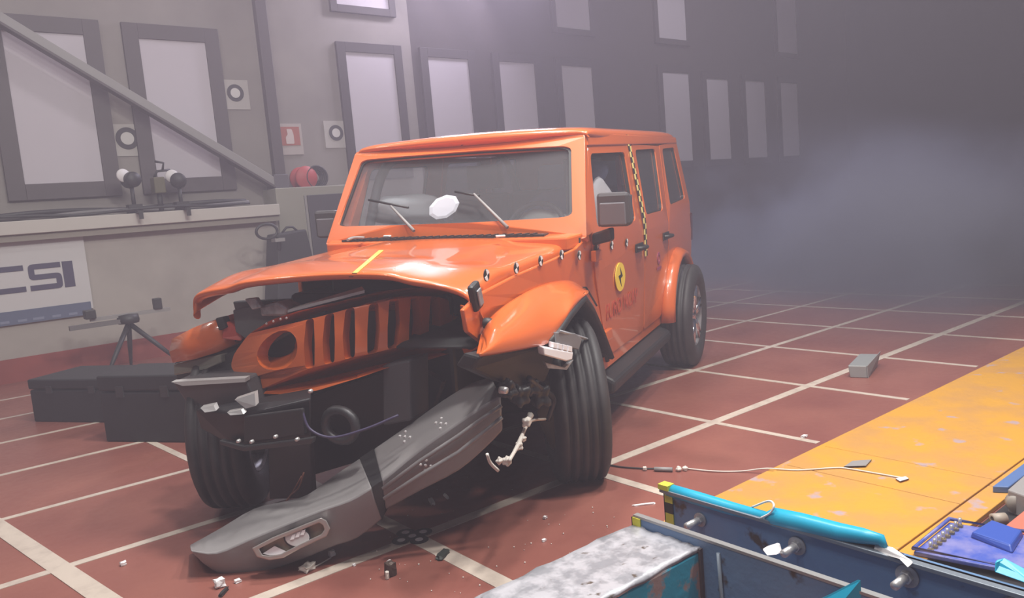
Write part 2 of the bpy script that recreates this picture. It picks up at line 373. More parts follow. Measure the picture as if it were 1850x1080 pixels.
# ledge clutter: cables, two lamps, a camera
def ledge_cable(name, pts, r, label, m=BLACKP):
    bm = BM(); tube(bm, bez(pts, 6), r, 6); return tag(obj(name, bm, m, smooth=True), label, 'cable', 'cables on the ledge')
zl = 1.635
cols = [BLACKP, mat('grey_cable', (.16, .15, .155), .6), BLACKP, mat('pale_cable', (.34, .33, .32), .6), BLACKP]
desc = ['black cable on the ledge nearest its front edge', 'grey cable on the ledge second from the front', 'thick black cable in the middle of the ledge', 'pale cable lying over the ledge cables', 'black cable along the back of the ledge under the windows']
for k in range(5):
    pts = [Vector((-3+.45*i, 6.50+.10*k+.05*math.sin(i*1.3+k*2), zl+.02+(.03 if k in (2, 3) else 0)+.03*abs(math.sin(i*.9+k)))) for i in range(12)]
    ledge_cable('cable', pts, .017+.006*(k % 3), desc[k], cols[k])
def clamp_lamp(px, py, label, yaw):
    c = W(px, py, 'y', 6.6); t = empty('clamp_lamp', (c.x, 6.6, zl), label, 'lamp', 'clamp lamps on the ledge')
    h = c.z-zl; M = Matrix.Translation((0, 0, h)) @ Matrix.Rotation(yaw, 4, 'Z')
    bm = BM(); lathe(bm, [(.0, -.10), (.075, -.10), (.085, -.07), (.09, .06), (.05, .12), (0, .12)], 20, M); obj('housing', bm, BLACKP, t, smooth=True)
    bm = BM(); lathe(bm, [(.0, .0), (.07, 0), (.075, .02), (0, .025)], 20, Matrix.Translation((-.07, -.03, h+.05)) @ Matrix.Rotation(yaw, 4, 'Z')); obj('white_shade', bm, WHITEF, t, smooth=True)
    bm = BM(); tube(bm, [(0, 0, 0), (0, 0, h-.05)], .022); box(bm, (-.07, -.07, 0), (.07, .07, .10)); obj('stand', bm, BLACKP, t)
    bm = BM(); box(bm, (-.02, -.25, -.07), (.02, -.22, .02)); box(bm, (-.03, -.24, .0), (.03, .0, .02)); obj('clamp', bm, BLACKP, t)
clamp_lamp(236, 325, 'black clamp lamp on the ledge below the left ring target', .2)
clamp_lamp(322, 326, 'black clamp lamp on the ledge in front of the second window', -.3)
c = W(290, 330, 'y', 6.62); t = empty('film_camera', (c.x, 6.62, zl), 'small olive camera with top handle between the clamp lamps', 'camera')
h = c.z-zl
bm = BM(); box(bm, (-.09, -.08, h-.12), (.03, .08, h+.06)); obj('body', bm, mat('olive_body', (.10, .09, .05), .6), t, bevel=.01)
bm = BM(); tube(bm, [(-.06, 0, h+.06), (-.02, 0, h+.13), (.12, 0, h+.14)], .014); tube(bm, [(.04, 0, h+.14), (.06, 0, h+.22), (-.03, 0, h+.24)], .014); obj('top_handle', bm, BLACKP, t)
bm = BM(); tube(bm, [(-.03, 0, 0), (-.03, 0, h-.1)], .03); obj('post', bm, BLACKP, t)

# cable loop and dark equipment case beside the car
c = W(482, 418, 'y', 6.0); t = empty('hanging_cable_loop', (c.x, 6.1, c.z-.15), 'black cable loop standing up from the dark case left of the windscreen', 'cable')
bm = BM(); tube(bm, [Vector((.125*math.cos(q), -.1, .15+.085*math.sin(q))) for q in [2*math.pi*i/24 for i in range(24)]], .017, 6, closed=True)
tube(bm, bez([(.1, -.1, .1), (.16, -.05, .0), (.2, .1, -.12)], 5), .016, 6); obj('loop', bm, BLACKP, t, smooth=True)
bm = BM(); box(bm, (.08, -.12, .02), (.20, .0, .06)); obj('hook', bm, GREYM, t)
c = W(520, 455, 'y', 6.2); t = empty('equipment_case', (c.x, 6.3, 0), 'dark upright equipment case between wall and car bonnet', 'case')
bm = BM(); hexa(bm, [(-.3, -.2, 0), (.4, -.2, 0), (.4, .25, 0), (-.3, .25, 0)], [(-.12, -.15, 1.27), (.25, -.15, 1.30), (.25, .2, 1.30), (-.12, .2, 1.27)]); obj('shell', bm, CASEB, t, bevel=.02)
bm = BM(); tube(bm, [(0, 0, 1.28), (.06, 0, 1.34), (.14, 0, 1.34), (.2, 0, 1.28)], .015); obj('handle', bm, BLACKP, t)

# banner with letters
yb = YL-.03
tl = W(-60, 442, 'y', yb); tr = W(150, 424, 'y', yb); br = W(167, 548, 'y', yb)
bx0, bx1, bz1, bz0 = tl.x-1.0, (tr.x+br.x)/2, tr.z, br.z
t = empty('test_banner', (bx1, yb, bz0), 'white wall banner with large navy letters CSI', 'banner')
bm = BM(); box(bm, (bx0-bx1, 0, -.05), (0, .015, bz1-bz0)); obj('sheet', bm, BANN, t)
s0 = W(0, 590, 'y', yb).z-bz0; s1 = W(0, 565, 'y', yb).z-bz0
bm = BM(); box(bm, (bx0-bx1, -.004, s0), (-.02, .0, s1)); obj('blue_strip', bm, BLUES, t)
bm = BM()
for k in range(9): box(bm, (-1.5+.155*k+(.02 if k % 3 else 0), -.006, s0+.02), (-1.5+.155*k+.10, -.004, s0+.045))
tag(obj('strip_lettering', bm, mat('strip_print', (.20, .22, .32), .6), t), None, None, None, 'stuff')
li0, li1 = W(118, 520, 'y', yb).x-bx1, W(137, 518, 'y', yb).x-bx1
lz0, lz1 = W(125, 518, 'y', yb).z-bz0, W(125, 471, 'y', yb).z-bz0
sx0, sx1 = W(52, 500, 'y', yb).x-bx1, W(112, 500, 'y', yb).x-bx1
H = lz1-lz0; st = H*.2
fnb = lambda a, b, d: Vector((a, -.005+d, b))
def letter(polys):
    bm = BM()
    for q in polys: plate(bm, [q], fnb, .004)
    obj('letter', bm, NAVYT, t)
R4 = lambda a, b, c_, d: [(a, b), (c_, b), (c_, d), (a, d)]
letter([R4(li0, lz0, li1, lz1)])
zm = (lz0+lz1)/2
letter([rnd([(sx0, lz0), (sx1, lz0), (sx1, zm+st*.5), (sx0+st, zm+st*.5), (sx0+st, lz1-st), (sx1, lz1-st), (sx1, lz1), (sx0, lz1), (sx0, zm-st*.5), (sx1-st, zm-st*.5), (sx1-st, lz0+st), (sx0, lz0+st)],
        [0, st*.9, st*.9, .0, 0, 0, 0, st*.9, st*.9, 0, 0, 0])])
wS = sx1-sx0; cx1 = sx0-wS*.13; cx0 = cx1-wS*1.05
letter([rnd([(cx0, lz0), (cx1, lz0), (cx1, lz0+st), (cx0+st, lz0+st), (cx0+st, lz1-st), (cx1, lz1-st), (cx1, lz1), (cx0, lz1)], [st*.9, 0, 0, 0, 0, 0, 0, st*.9])])

# slider camera on a tripod in front of the banner wall
b = W(232, 580, 'y', 6.0); t = empty('camera_slider_tripod', (b.x, 6.0, 0), 'camera slider on a spread black tripod in front of the banner', 'tripod')
hz = b.z
bm = BM()
obj('head', lathe(bm, [(0, 0), (.10, 0), (.11, .03), (.10, .09), (0, .10)], 18, Matrix.Translation((0, 0, hz-.02)) @ Matrix.Rotation(R_(90), 4, 'X')), BLACKP, t, smooth=True)
bm = BM(); box(bm, (-.55, -.06, hz-.01), (.02, .0, hz+.035)); obj('slider_rail', bm, mat('rail_grey', (.14, .13, .135), .5), t)
bm = BM(); box(bm, (-.35, -.03, hz+.05), (.42, .03, hz+.085)); obj('slider_plate', bm, GREYM, t)
bm = BM(); box(bm, (-.40, -.07, hz+.08), (-.30, .05, hz+.17)); obj('action_camera', bm, BLACKP, t, bevel=.008)
bm = BM(); box(bm, (.26, -.05, hz+.085), (.34, .03, hz+.20)); obj('rear_camera', bm, BLACKP, t, bevel=.008)
for ex, ey in ((-.34, -.30), (.03, .30), (.42, -.18)):
    bm = BM(); tube(bm, [(0, 0, hz-.02), (ex*.55, ey*.55, hz*.45), (ex, ey, 0.01)], [.026, .024, .014], 8); obj('leg', bm, BLACKP, t)

# black cases on the floor
def case(px0, px1, py, top, y_, dep, label):
    a = W(px0, py, 'z', 0); b = W(px1, py+2, 'z', 0); d = (b-a); d.z = 0; L = d.length; ang = math.atan2(d.y, d.x)
    t = empty('equipment_box', a, label, 'case'); t.rotation_euler = (0, 0, ang)
    bm = BM(); box(bm, (0, 0, 0), (L, dep, top*.75)); obj('body', bm, CASEB, t, bevel=.012)
    bm = BM(); box(bm, (-.005, -.005, top*.77), (L+.005, dep+.005, top)); obj('lid', bm, CASEB, t, bevel=.012)
    for q in (.25, .75):
        bm = BM(); box(bm, (L*q-.03, -.012, top*.68), (L*q+.03, .0, top*.84)); obj('latch', bm, STEELD, t)
case(62, 215, 762, .34, 0, .5, 'long low black case on the floor below the tripod')
case(192, 352, 798, .46, 0, .4, 'black case on the floor between the low case and the front tyre')

# ================================================================== THE CAR (local frame: x forward, y to its left, z up)
CAR = empty('crashed_car', label='orange off-road car with crushed front standing on the red floor', cat='car', mw=CARM)
V = Vector
def yb_(z): return .80 - .16*max(0, z-1.2) - .10*max(0, .72-z)
def side(sgn=1, off=0): return lambda x, z, d: V((x, sgn*(yb_(z)+off-d), z))
def panel(name, outer, holes, sgn, r=.03, th=.035, off=0, m=ORANGE, hr=.05):
    bm = BM(); plate(bm, [rnd(outer, r)]+[rnd(h, hr) for h in holes], side(sgn, off), th); return obj(name, bm, m, CAR, bevel=.006)
FD = [(-.93, 1.20), (-.97, .95), (-1.10, .62), (-1.22, .47), (-2.06, .46), (-2.085, 1.1), (-2.10, 1.70), (-1.15, 1.67)]
FW = [(-1.17, 1.625), (-1.91, 1.645), (-1.87, 1.21), (-1.04, 1.225)]
RD = [(-2.115, 1.70), (-2.10, 1.1), (-2.075, .46), (-2.60, .46), (-2.72, .72), (-2.83, 1.10), (-2.94, 1.71)]
RW = [(-2.185, 1.665), (-2.79, 1.685), (-2.68, 1.235), (-2.165, 1.23)]
QP = [(-2.955, 1.715), (-2.845, 1.10), (-2.735, .74), (-2.86, .84), (-3.08, .88), (-3.32, .84), (-3.50, .70), (-3.60, .55), (-3.70, .62), (-3.74, 1.0), (-3.72, 1.28), (-3.63, 1.76)]
QW = [(-3.03, 1.69), (-3.50, 1.712), (-3.57, 1.29), (-2.95, 1.26)]
for s, hand in ((1, 'left'), (-1, 'right')):
    d = panel('front_door', FD, [FW], s)
    e = panel('rear_door', RD, [RW], s)
    q = panel('rear_quarter_panel', QP, [QW], s)
    for par, wn, g in ((d, FW, GLASSC), (e, RW, GLASSD), (q, QW, GLASSD)):
        bm = BM(); c = sum((V(p) for p in wn), V((0, 0)))/4; plate(bm, [rnd([c+(V(p)-c)*1.04 for p in wn], .04)], side(s, -.018), .005); obj('side_window', bm, g, par)
        bm = BM(); plate(bm, [rnd([c+(V(p)-c)*1.05 for p in wn], .05), rnd([c+(V(p)-c)*.965 for p in wn], .04)], side(s, -.008), .02); obj('window_seal', bm, BLACKP, par)
    for par, x, z in ((d, -1.90, 1.035), (e, -2.70, 1.045)):
        bm = BM(); y0 = yb_(z)
        box(bm, (x-.09, s*(y0+.002), z-.028), (x+.09, s*(y0+.012), z+.028)); tube(bm, bez([(x-.08, s*(y0+.01), z), (x-.05, s*(y0+.045), z), (x+.05, s*(y0+.045), z), (x+.08, s*(y0+.01), z)], 4), .014, 6)
        obj('door_handle', bm, BLACKP, par, bevel=.003)
    for z in (.62, 1.08):
        bm = BM(); box(bm, (-1.02 if z > 1 else -1.16, s*.795, z-.03), (-.90 if z > 1 else -1.04, s*.825, z+.03)); obj('door_hinge', bm, ORANGE, d, bevel=.006)
    # sill and side step
    bm = BM(); box(bm, (-2.66, s*.60, .40), (-1.10, s*.765, .475)); obj('sill', bm, ORANGE, CAR)
    bm = BM(); hexa(bm, [(-1.14, s*.68, .24), (-1.14, s*.83, .27), (-1.14, s*.835, .34), (-1.14, s*.70, .41)], [(-2.66, s*.68, .24), (-2.66, s*.83, .27), (-2.66, s*.835, .34), (-2.66, s*.70, .41)]); obj('side_step', bm, BLACKP, CAR, bevel=.02)
    # rear wheel flare
    rows = []
    for k in range(13):
        a = R_(-4+190*k/12); cx, cz = -3.10, .44; ca, sa = math.cos(a), math.sin(a)
        rows.append([V((cx+ca*r_, s*y_, cz+sa*r_*.98)) for r_, y_ in ((.50, .775), (.49, .83), (.47, .862), (.45, .872), (.43, .868), (.43, .78))])
    bm = BM(); surf(bm, rows); obj('rear_wheel_flare', bm, ORANGE, CAR, smooth=True, solid=.01)
    bm = BM(); box(bm, (-3.80, s*.62, .92), (-3.70, s*.80, 1.16)); obj('tail_lamp', bm, mat('smoked_red_lens', (.10, .012, .012), .2), CAR, bevel=.012)

# roof
rows = []
prof = [(-1, -.055), (-1.0, -.02), (-.985, .0), (-.94, .018), (-.8, .03), (-.4, .042), (0, .046), (.4, .042), (.8, .03), (.94, .018), (.985, .0), (1.0, -.02), (1, -.055)]
for x, z, wd, cf, bw in ((-1.145, 1.715, .705, .25, .05), (-1.112, 1.730, .708, .3, .05), (-1.125, 1.752, .712, .45, .05), (-1.20, 1.760, .715, .8, .04), (-1.7, 1.772, .715, 1, 0), (-2.4, 1.792, .715, 1, 0), (-3.1, 1.812, .715, 1, 0), (-3.52, 1.82, .712, 1, 0), (-3.60, 1.805, .705, 1, 0), (-3.635, 1.77, .70, 1, 0), (-3.64, 1.73, .70, 1, 0)):
    sh = -.03 if x > -1.3 else 0
    rows.append([V((x+bw*(1-a*a), a*(wd-sh*.8)+(sh if a < 0 else 0)*.6, z+b*cf)) for a, b in prof])
bm = BM(); surf(bm, rows); roof = obj('roof', bm, ORANGE, CAR, smooth=True, solid=.02, subsurf=1)
for s in (1, -1):
    bm = BM(); hexa(bm, [(-1.13, s*.700, 1.665), (-1.13, s*.735, 1.668), (-1.13, s*.722, 1.74), (-1.13, s*.69, 1.745)], [(-3.62, s*.700, 1.745), (-3.62, s*.718, 1.748), (-3.62, s*.712, 1.79), (-3.62, s*.70, 1.80)]); obj('roof_gutter', bm, ORANGE, CAR, bevel=.006)
# windscreen frame (orange) with glass
OB = [V((-.80, -.82, 1.185)), V((-.80, .81, 1.185)), V((-1.125, .715, 1.735)), V((-1.13, -.775, 1.74))]
def wsf(u, v, d):
    a = OB[0].lerp(OB[1], u); b = OB[3].lerp(OB[2], u); p = a.lerp(b, v); bow = .05*(1-(2*u-1)**2)
    return p + V((bow-d*.86, 0, -d*.5))
outer = [(0, 0), (.25, 0), (.5, 0), (.75, 0), (1, 0), (1, 1), (.75, 1), (.5, 1), (.25, 1), (0, 1)]
inner = rnd([(.025, .19), (.3, .185), (.6, .185), (.955, .20), (.952, .885), (.6, .9), (.3, .9), (.045, .895)], [.05, .02, .02, .05, .05, .02, .02, .05])
bm = BM(); plate(bm, [rnd(outer, [.02, 0, 0, 0, .02, .04, 0, 0, 0, .04]), inner], wsf, .05); wf = obj('windscreen_frame', bm, ORANGE, CAR, bevel=.008)
bm = BM(); c0 = V((.5, .54)); ring = [c0+(V(p)-c0)*1.02 for p in inner]
plate(bm, [ring], lambda u, v, d: wsf(u, v, d+.02), .006); obj('windscreen_glass', bm, GLASS, wf)
bm = BM(); plate(bm, [[c0+(V(p)-c0)*1.005 for p in inner], [c0+(V(p)-c0)*.975 for p in inner]], lambda u, v, d: wsf(u, v, d+.012), .012); obj('windscreen_seal', bm, BLACKP, wf)
# A pillar side returns
for s in (1, -1):
    y0 = .80 if s > 0 else -.80; y1 = .72 if s > 0 else -.755
    bm = BM(); hexa(bm, [(-.80, y0-.03*s, 1.185), (-.80, y0+.008*s, 1.185), (-.93, y0+.008*s, 1.20), (-.93, y0-.03*s, 1.20)], [(-1.125, y1-.03*s, 1.735), (-1.125, y1, 1.735), (-1.16, y1, 1.70), (-1.16, y1-.03*s, 1.70)]); obj('windscreen_pillar', bm, ORANGE, CAR, bevel=.008)
# rear wall of the cab
bm = BM(); plate(bm, [rnd([(-.76, .55), (.76, .55), (.78, 1.2), (.70, 1.77), (-.70, 1.77), (-.78, 1.2)], .05), rnd([(-.58, 1.25), (.58, 1.25), (.54, 1.64), (-.54, 1.64)], .06)], lambda y, z, d: V((-3.70+.06*max(0, z-1.2)/.55+d, y, z)), .04); tg = obj('tailgate', bm, ORANGE, CAR, bevel=.006)
bm = BM(); plate(bm, [[(-.59, 1.24), (.59, 1.24), (.55, 1.65), (-.55, 1.65)]], lambda y, z, d: V((-3.68+.06*max(0, z-1.2)/.55+d, y, z)), .005); obj('rear_window', bm, GLASSD, tg)
bm = BM(); hexa(bm, [(-3.68, -.80, .42), (-3.68, .80, .42), (-3.86, .78, .45), (-3.86, -.78, .45)], [(-3.68, -.80, .60), (-3.68, .80, .60), (-3.86, .78, .58), (-3.86, -.78, .58)]); obj('rear_bumper', bm, DGREY, CAR, bevel=.02)

# wheels
def wheel(name, c, yaw, sgn, rim=True, label=None, camber=0):
    t = empty(name); t.parent = CAR; t.location = c; t.rotation_euler = (camber, 0, yaw)
    if label: t['label'] = label
    Rr, hw = .402, .128
    prof = [(.235, -hw*.75), (.26, -hw*.98), (.32, -hw*1.05), (.365, -hw*.98), (.392, -hw*.86), (.400, -hw*.74)]
    for k in range(4):
        g = (-.42+.28*k)*hw*1.25; prof += [(.402, g-.011), (.386, g-.008), (.386, g+.008), (.402, g+.011)]
    prof += [(.400, hw*.74), (.392, hw*.86), (.365, hw*.98), (.32, hw*1.05), (.26, hw*.98), (.235, hw*.75)]
    bm = BM(); lathe(bm, prof, 48); obj('tyre', bm, RUBBER, t, smooth=False)
    bm = BM(); lathe(bm, [(.24, -hw*.8), (.225, -hw*.7), (.21, 0), (.225, hw*.72), (.243, hw*.82), (.236, hw*.84), (.222, hw*.74)], 40); obj('rim_barrel', bm, ALU if rim else BRASS, t, smooth=True)
    if not rim:
        bm = BM(); lathe(bm, [(.235, -hw*.95), (.225, -hw*1.02), (.17, -hw*1.15), (.10, -hw*1.35), (.05, -hw*1.4)], 28); obj('inner_hub_shield', bm, BRASS, t, smooth=True)
    bm = BM(); y0 = sgn*hw*.72
    for k in range(5):
        a = 2*math.pi*k/5+.3
        for da in (-.14, .14):
            p = V((math.cos(a+da*.4)*.045, y0*.9, math.sin(a+da*.4)*.045)); q = V((math.cos(a+da)*.228, y0, math.sin(a+da)*.228))
            tube(bm, [p, p.lerp(q, .5)+V((0, sgn*.008, 0)), q], [.024, .019, .022], 6)
    obj('spokes', bm, CHROME if rim else BRASS, t, smooth=True)
    bm = BM(); lathe(bm, [(0, y0*1.12), (.035, y0*1.12), (.05, y0*1.0), (.06, y0*.7), (.05, y0*.3), (0, y0*.3)], 20); obj('hub_cap', bm, CHROME, t, smooth=True)
    bm = BM(); lathe(bm, [(0, y0*.05), (.15, y0*.05), (.15, -y0*.25), (.0, -y0*.25)], 28); obj('brake_disc', bm, BRASS if not rim else STEELD, t)
    return t
AX = R_(28)
wheel('front_wheel', (-.56, .775, .392), AX, 1, False, 'torn-back front tyre with dull inner rim', R_(2))
wheel('front_wheel', (.16, -.735, .385), AX, -1, True)
wheel('rear_wheel', (-3.10, .835, .385), 0, 1, True, 'rear wheel with chrome rim')
wheel('rear_wheel', (-3.10, -.82, .43), 0, -1, True)
sp = wheel('spare_wheel', (-3.86, 0, 1.02), R_(90), 1, True)
bm = BM(); tube(bm, [(.12, -.66, .40), (-.2, 0, .38), (-.50, .62, .40)], .05, 10); lathe(bm, [(0, -.12), (.12, -.1), (.14, 0), (.12, .1), (0, .12)], 16, Matrix.Translation((-.2, 0, .38))); obj('front_axle', bm, STEELD, CAR, smooth=True)
bm = BM(); tube(bm, [(-3.10, -.72, .40), (-3.10, .72, .39)], .05, 10); obj('rear_axle', bm, STEELD, CAR, smooth=True)
# chassis and engine block
bm = BM(); box(bm, (-3.6, -.62, .42), (-.75, .62, .56)); 
for s in (1, -1): box(bm, (-3.6, s*.42-.05, .36), (.15, s*.42+.05, .50))
obj('chassis', bm, BLACKP, CAR)
bm = BM(); box(bm, (-.72, -.42, .45), (.05, .45, 1.02)); box(bm, (-.6, -.25, 1.0), (-.05, .25, 1.08)); obj('engine', bm, STEELD, CAR, bevel=.02)
bm = BM(); box(bm, (-.86, -.78, .5), (-.78, .78, 1.19)); obj('bulkhead', bm, INTER, CAR)
for s in (-1,):
    rows = [[V((-.10+math.cos(a)*.55*k, s*y, .46+math.sin(a)*.50)) for k in (1,) for y in (.40, .55, .72)] for a in [math.pi*q/10 for q in range(11)]]
    bm = BM(); surf(bm, rows); obj('inner_wheel_arch', bm, BLACKP, CAR, smooth=True, solid=.01)

# interior
bm = BM(); box(bm, (-3.6, -.74, .55), (-.86, .74, .60)); obj('cab_floor', bm, INTER, CAR)
bm = BM(); hexa(bm, [(-.86, -.73, .85), (-.86, .73, .85), (-1.12, .72, .9), (-1.12, -.72, .9)], [(-.86, -.73, 1.20), (-.86, .73, 1.20), (-1.10, .72, 1.17), (-1.10, -.72, 1.17)]); obj('dashboard', bm, INTER, CAR, bevel=.03)
def seat(x, y, wd):
    t = empty('seat'); t.parent = CAR; t.location = (x, y, .6)
    bm = BM(); hexa(bm, [(-.25, -wd, .05), (.25, -wd, .10), (.25, wd, .10), (-.25, wd, .05)], [(-.25, -wd, .25), (.27, -wd, .30), (.27, wd, .30), (-.25, wd, .25)]); obj('cushion', bm, SEAT, t, bevel=.05)
    bm = BM(); hexa(bm, [(-.30, -wd, .2), (-.14, -wd, .2), (-.14, wd, .2), (-.30, wd, .2)], [(-.44, -wd*.9, .82), (-.32, -wd*.9, .84), (-.32, wd*.9, .84), (-.44, wd*.9, .82)]); obj('backrest', bm, SEAT, t, bevel=.05)
    if wd < .4:
        bm = BM(); box(bm, (-.47, -.12, .86), (-.36, .12, 1.03)); tube(bm, [(-.41, -.06, .8), (-.41, -.06, .9)], .012); tube(bm, [(-.41, .06, .8), (-.41, .06, .9)], .012); obj('headrest', bm, SEAT, t, bevel=.03)
seat(-1.72, .37, .25); seat(-1.72, -.37, .25); seat(-2.65, 0, .62)
sw = empty('steering_wheel'); sw.parent = CAR; sw.location = (-1.20, .37, 1.20); sw.rotation_euler = (0, R_(-25), 0)
bm = BM(); tube(bm, [V((0, .18*math.cos(q), .18*math.sin(q))) for q in [2*math.pi*i/28 for i in range(28)]], .016, 8, closed=True); obj('wheel_ring', bm, BLACKP, sw, smooth=True)
bm = BM(); box(bm, (-.03, -.07, -.05), (.02, .07, .05))
for y_, z_ in ((-.17, 0), (.17, 0), (0, -.17)): tube(bm, [(0, 0, 0), (0, y_, z_)], .014, 6)
obj('wheel_spokes', bm, BLACKP, sw, bevel=.01)
bm = BM(); tube(bm, [(0, 0, 0), (.35, 0, -.1)], .03, 8); obj('steering_column', bm, BLACKP, sw)
def blob(name, c, sx, sy, sz, m, amp=.1, seed=0, parent=None):
    bm = BM(); bmesh.ops.create_icosphere(bm, subdivisions=3, radius=1); rg = random.Random(seed)
    ph = [rg.uniform(0, 6) for _ in range(6)]
    for v in bm.verts:
        k = 1+amp*(math.sin(v.co.x*4+ph[0])*math.sin(v.co.y*5+ph[1])+.6*math.sin(v.co.z*6+ph[2])); v.co = V((v.co.x*sx*k, v.co.y*sy*k, v.co.z*sz*k))+V(c)
    return obj(name, bm, m, parent or CAR, smooth=True)
blob('passenger_airbag', J(735, 378, 'x', -1.22), .17, .27, .10, mat('grey_airbag', (.36, .37, .37), .85), .08, 1)
blob('side_airbag', J(1083, 376, 'y', .66), .24, .06, .185, WHITEF, .07, 2)
blob('steering_airbag', (-1.33, .37, 1.18), .10, .21, .14, mat('pale_airbag', (.42, .41, .36), .85), .07, 3)
# white lamp disc on the dashboard
c = J(802, 374, 'x', -1.02); lm = empty('onboard_lamp'); lm.parent = CAR; lm.location = c; lm['label'] = 'white oval lamp behind the windscreen'
n_ = (_o - c).normalized(); lm.rotation_euler = n_.to_track_quat('Y', 'Z').to_euler(); lm.rotation_euler.rotate_axis('Y', R_(25))
bm = BM(); lathe(bm, [(0, .03), (.055, .028), (.07, .015), (.072, .0), (.05, -.04), (0, -.05)], 9, Matrix.Diagonal((1.35, 1, .88, 1)), smooth=False); obj('reflector', bm, LAMPON, lm)
bm = BM(); tube(bm, [(0, -.04, 0), (.02, -.06, -.15)], .012, 6); obj('lamp_arm', bm, BLACKP, lm)
for s in (1, -1):
    bm = BM(); tube(bm, bez([(-1.0, s*.66, 1.2), (-1.2, s*.62, 1.62), (-1.6, s*.60, 1.70), (-2.9, s*.60, 1.74), (-3.4, s*.62, 1.3)], 6), .03, 8); obj('roll_bar', bm, INTER, CAR, smooth=True)
# seat belt
bm = BM(); prism(bm, [J(1112, 282, 'y', .55), J(1118, 282, 'y', .55), J(1124, 345, 'y', .55), J(1117, 345, 'y', .55)], (0, -.004, 0)); obj('seat_belt', bm, mat('red_webbing', (.45, .05, .08), .7), CAR)

# cowl and wipers
bm = BM(); hexa(bm, [(-.70, -.74, 1.13), (-.70, .74, 1.13), (-.70, .74, 1.20), (-.70, -.74, 1.20)], [(-.84, -.80, 1.13), (-.84, .80, 1.13), (-.84, .80, 1.215), (-.84, -.80, 1.215)]); obj('cowl', bm, ORANGE, CAR, bevel=.01)
bm = BM()
for k in range(26): box(bm, (-.805, -.60+.045*k, 1.20), (-.735, -.585+.045*k, 1.222))
box(bm, (-.81, -.66, 1.19), (-.74, .60, 1.216)); obj('cowl_grille', bm, BLACKP, CAR)
def wiper(base, tip, b0, b1, pl):
    t = empty('wiper'); t.parent = CAR
    def f(p, x):
        d = CINV.to_3x3() @ ray(*p); nn = V((1, 0, .615)); return _o + d*((-.80+1.2*.615+.055-x-nn.dot(_o))/nn.dot(d))
    bm = BM(); tube(bm, [f(base, 0), f(((base[0]+tip[0])/2, (base[1]+tip[1])/2), 0), f(tip, 0)], [.010, .008, .006], 6); obj('wiper_arm', bm, GREYM, t)
    bm = BM(); tube(bm, [f(b0, 0.01), f(b1, .01)], .007, 6); obj('wiper_blade', bm, BLACKP, t)
wiper((748, 417), (706, 372), (666, 361), (738, 375), 0)
wiper((917, 411), (856, 350), (822, 346), (866, 354), 0)
for px, py, L in ((628, 433, 30), (768, 423, 40), (1000, 411, 26)):
    bm = BM(); tube(bm, bez([J(px, py, 'z', 1.23), J(px+L*.4, py-4, 'z', 1.235), J(px+L, py-4, 'z', 1.23)], 4), .008, 6); obj('washer_hose', bm, GREYM, CAR)

for k, (px, py) in enumerate(((872, 409), (905, 428), (985, 412), (838, 420), (1012, 409), (776, 421), (700, 428))):
    bm = BM(); c = J(px, py, 'z', 1.222); box(bm, (-.012, -.022-.004*(k % 3), 0), (.012, .022, .010), 0, Matrix.Translation(c) @ Matrix.Rotation(.5*k, 4, 'Z')); obj('broken_trim_chip', bm, WHITE, CAR, bevel=.003)

# bonnet
def lerpt(tab, a):
    for (x0, y0), (x1, y1) in zip(tab, tab[1:]):
        if a <= x1: return y0+(y1-y0)*(a-x0)/(x1-x0)
    return tab[-1][1]
LIP = [(-1, -.035), (-.85, -.022), (-.6, -.012), (-.3, .0), (0, .012), (.3, .022), (.55, .020), (.75, .008), (.9, -.012), (1, -.045)]
def hood_row(s):
    x = .47+(-.78-.47)*s
    zc = 1.118+.055*s + .018*math.exp(-((s-.22)/.14)**2)
    yl, yr = .715, -.655-.07*s
    return x, zc, yl, yr
hp = [(-1, -.095), (-1, -.055), (-.995, -.028), (-.975, -.012), (-.93, -.002), (-.8, .006), (-.64, .010), (-.58, .024), (-.5, .033), (-.25, .038), (0, .040), (.25, .038), (.5, .033), (.58, .024), (.64, .010), (.8, .006), (.93, -.002), (.975, -.012), (.995, -.028), (1, -.055), (1, -.095)]
rows = []
def hood_pts(s, dx=0, dz=0, lip=1):
    x, zc, yl, yr = hood_row(s); out = []
    for a, b in hp:
        y = (yl+yr)/2+a*(yl-yr)/2; fr = max(0, 1-s*3.2)
        droop = lerpt(LIP, a)*fr
        back = -.10*fr*max(0, a-.35) - .05*fr*abs(a)**3
        out.append(V((x+dx+back, y, zc+b*(1 if lip else .5)+droop+dz)))
    return out
rows.append(hood_pts(0, -.045, -.042)); rows.append(hood_pts(0, -.01, -.036)); rows.append(hood_pts(0, .008, -.018)); rows.append(hood_pts(0, 0, -.004))
for k in range(1, 15): rows.append(hood_pts(k/14))
rows.append(hood_pts(1, -.01, -.03))
bm = BM(); surf(bm, rows); hood = obj('bonnet', bm, ORANGE, CAR, smooth=True, solid=.012, subsurf=1)
from mathutils.bvhtree import BVHTree
_dg = bpy.context.evaluated_depsgraph_get()
def hit(o_, px, py, lift=.002, local=True):
    """where the line of sight meets an object already built; a hair in front of it"""
    _dg.update(); tr = BVHTree.FromObject(o_, _dg); mw = CARM if local else Matrix.Translation(bmp_o)
    inv = mw.inverted(); d = (inv.to_3x3() @ ray(px, py)).normalized(); q = tr.ray_cast(inv @ CAM, d)
    return (q[0]+q[1]*(lift if q[1].dot(d) < 0 else -lift), q[1] if q[1].dot(d) < 0 else -q[1]) if q[0] else (None, None)
bm = BM(); tp = [(634, 500), (641, 494), (648, 488), (655, 482), (662, 476), (669, 470), (676, 464), (683, 458), (689, 453)]
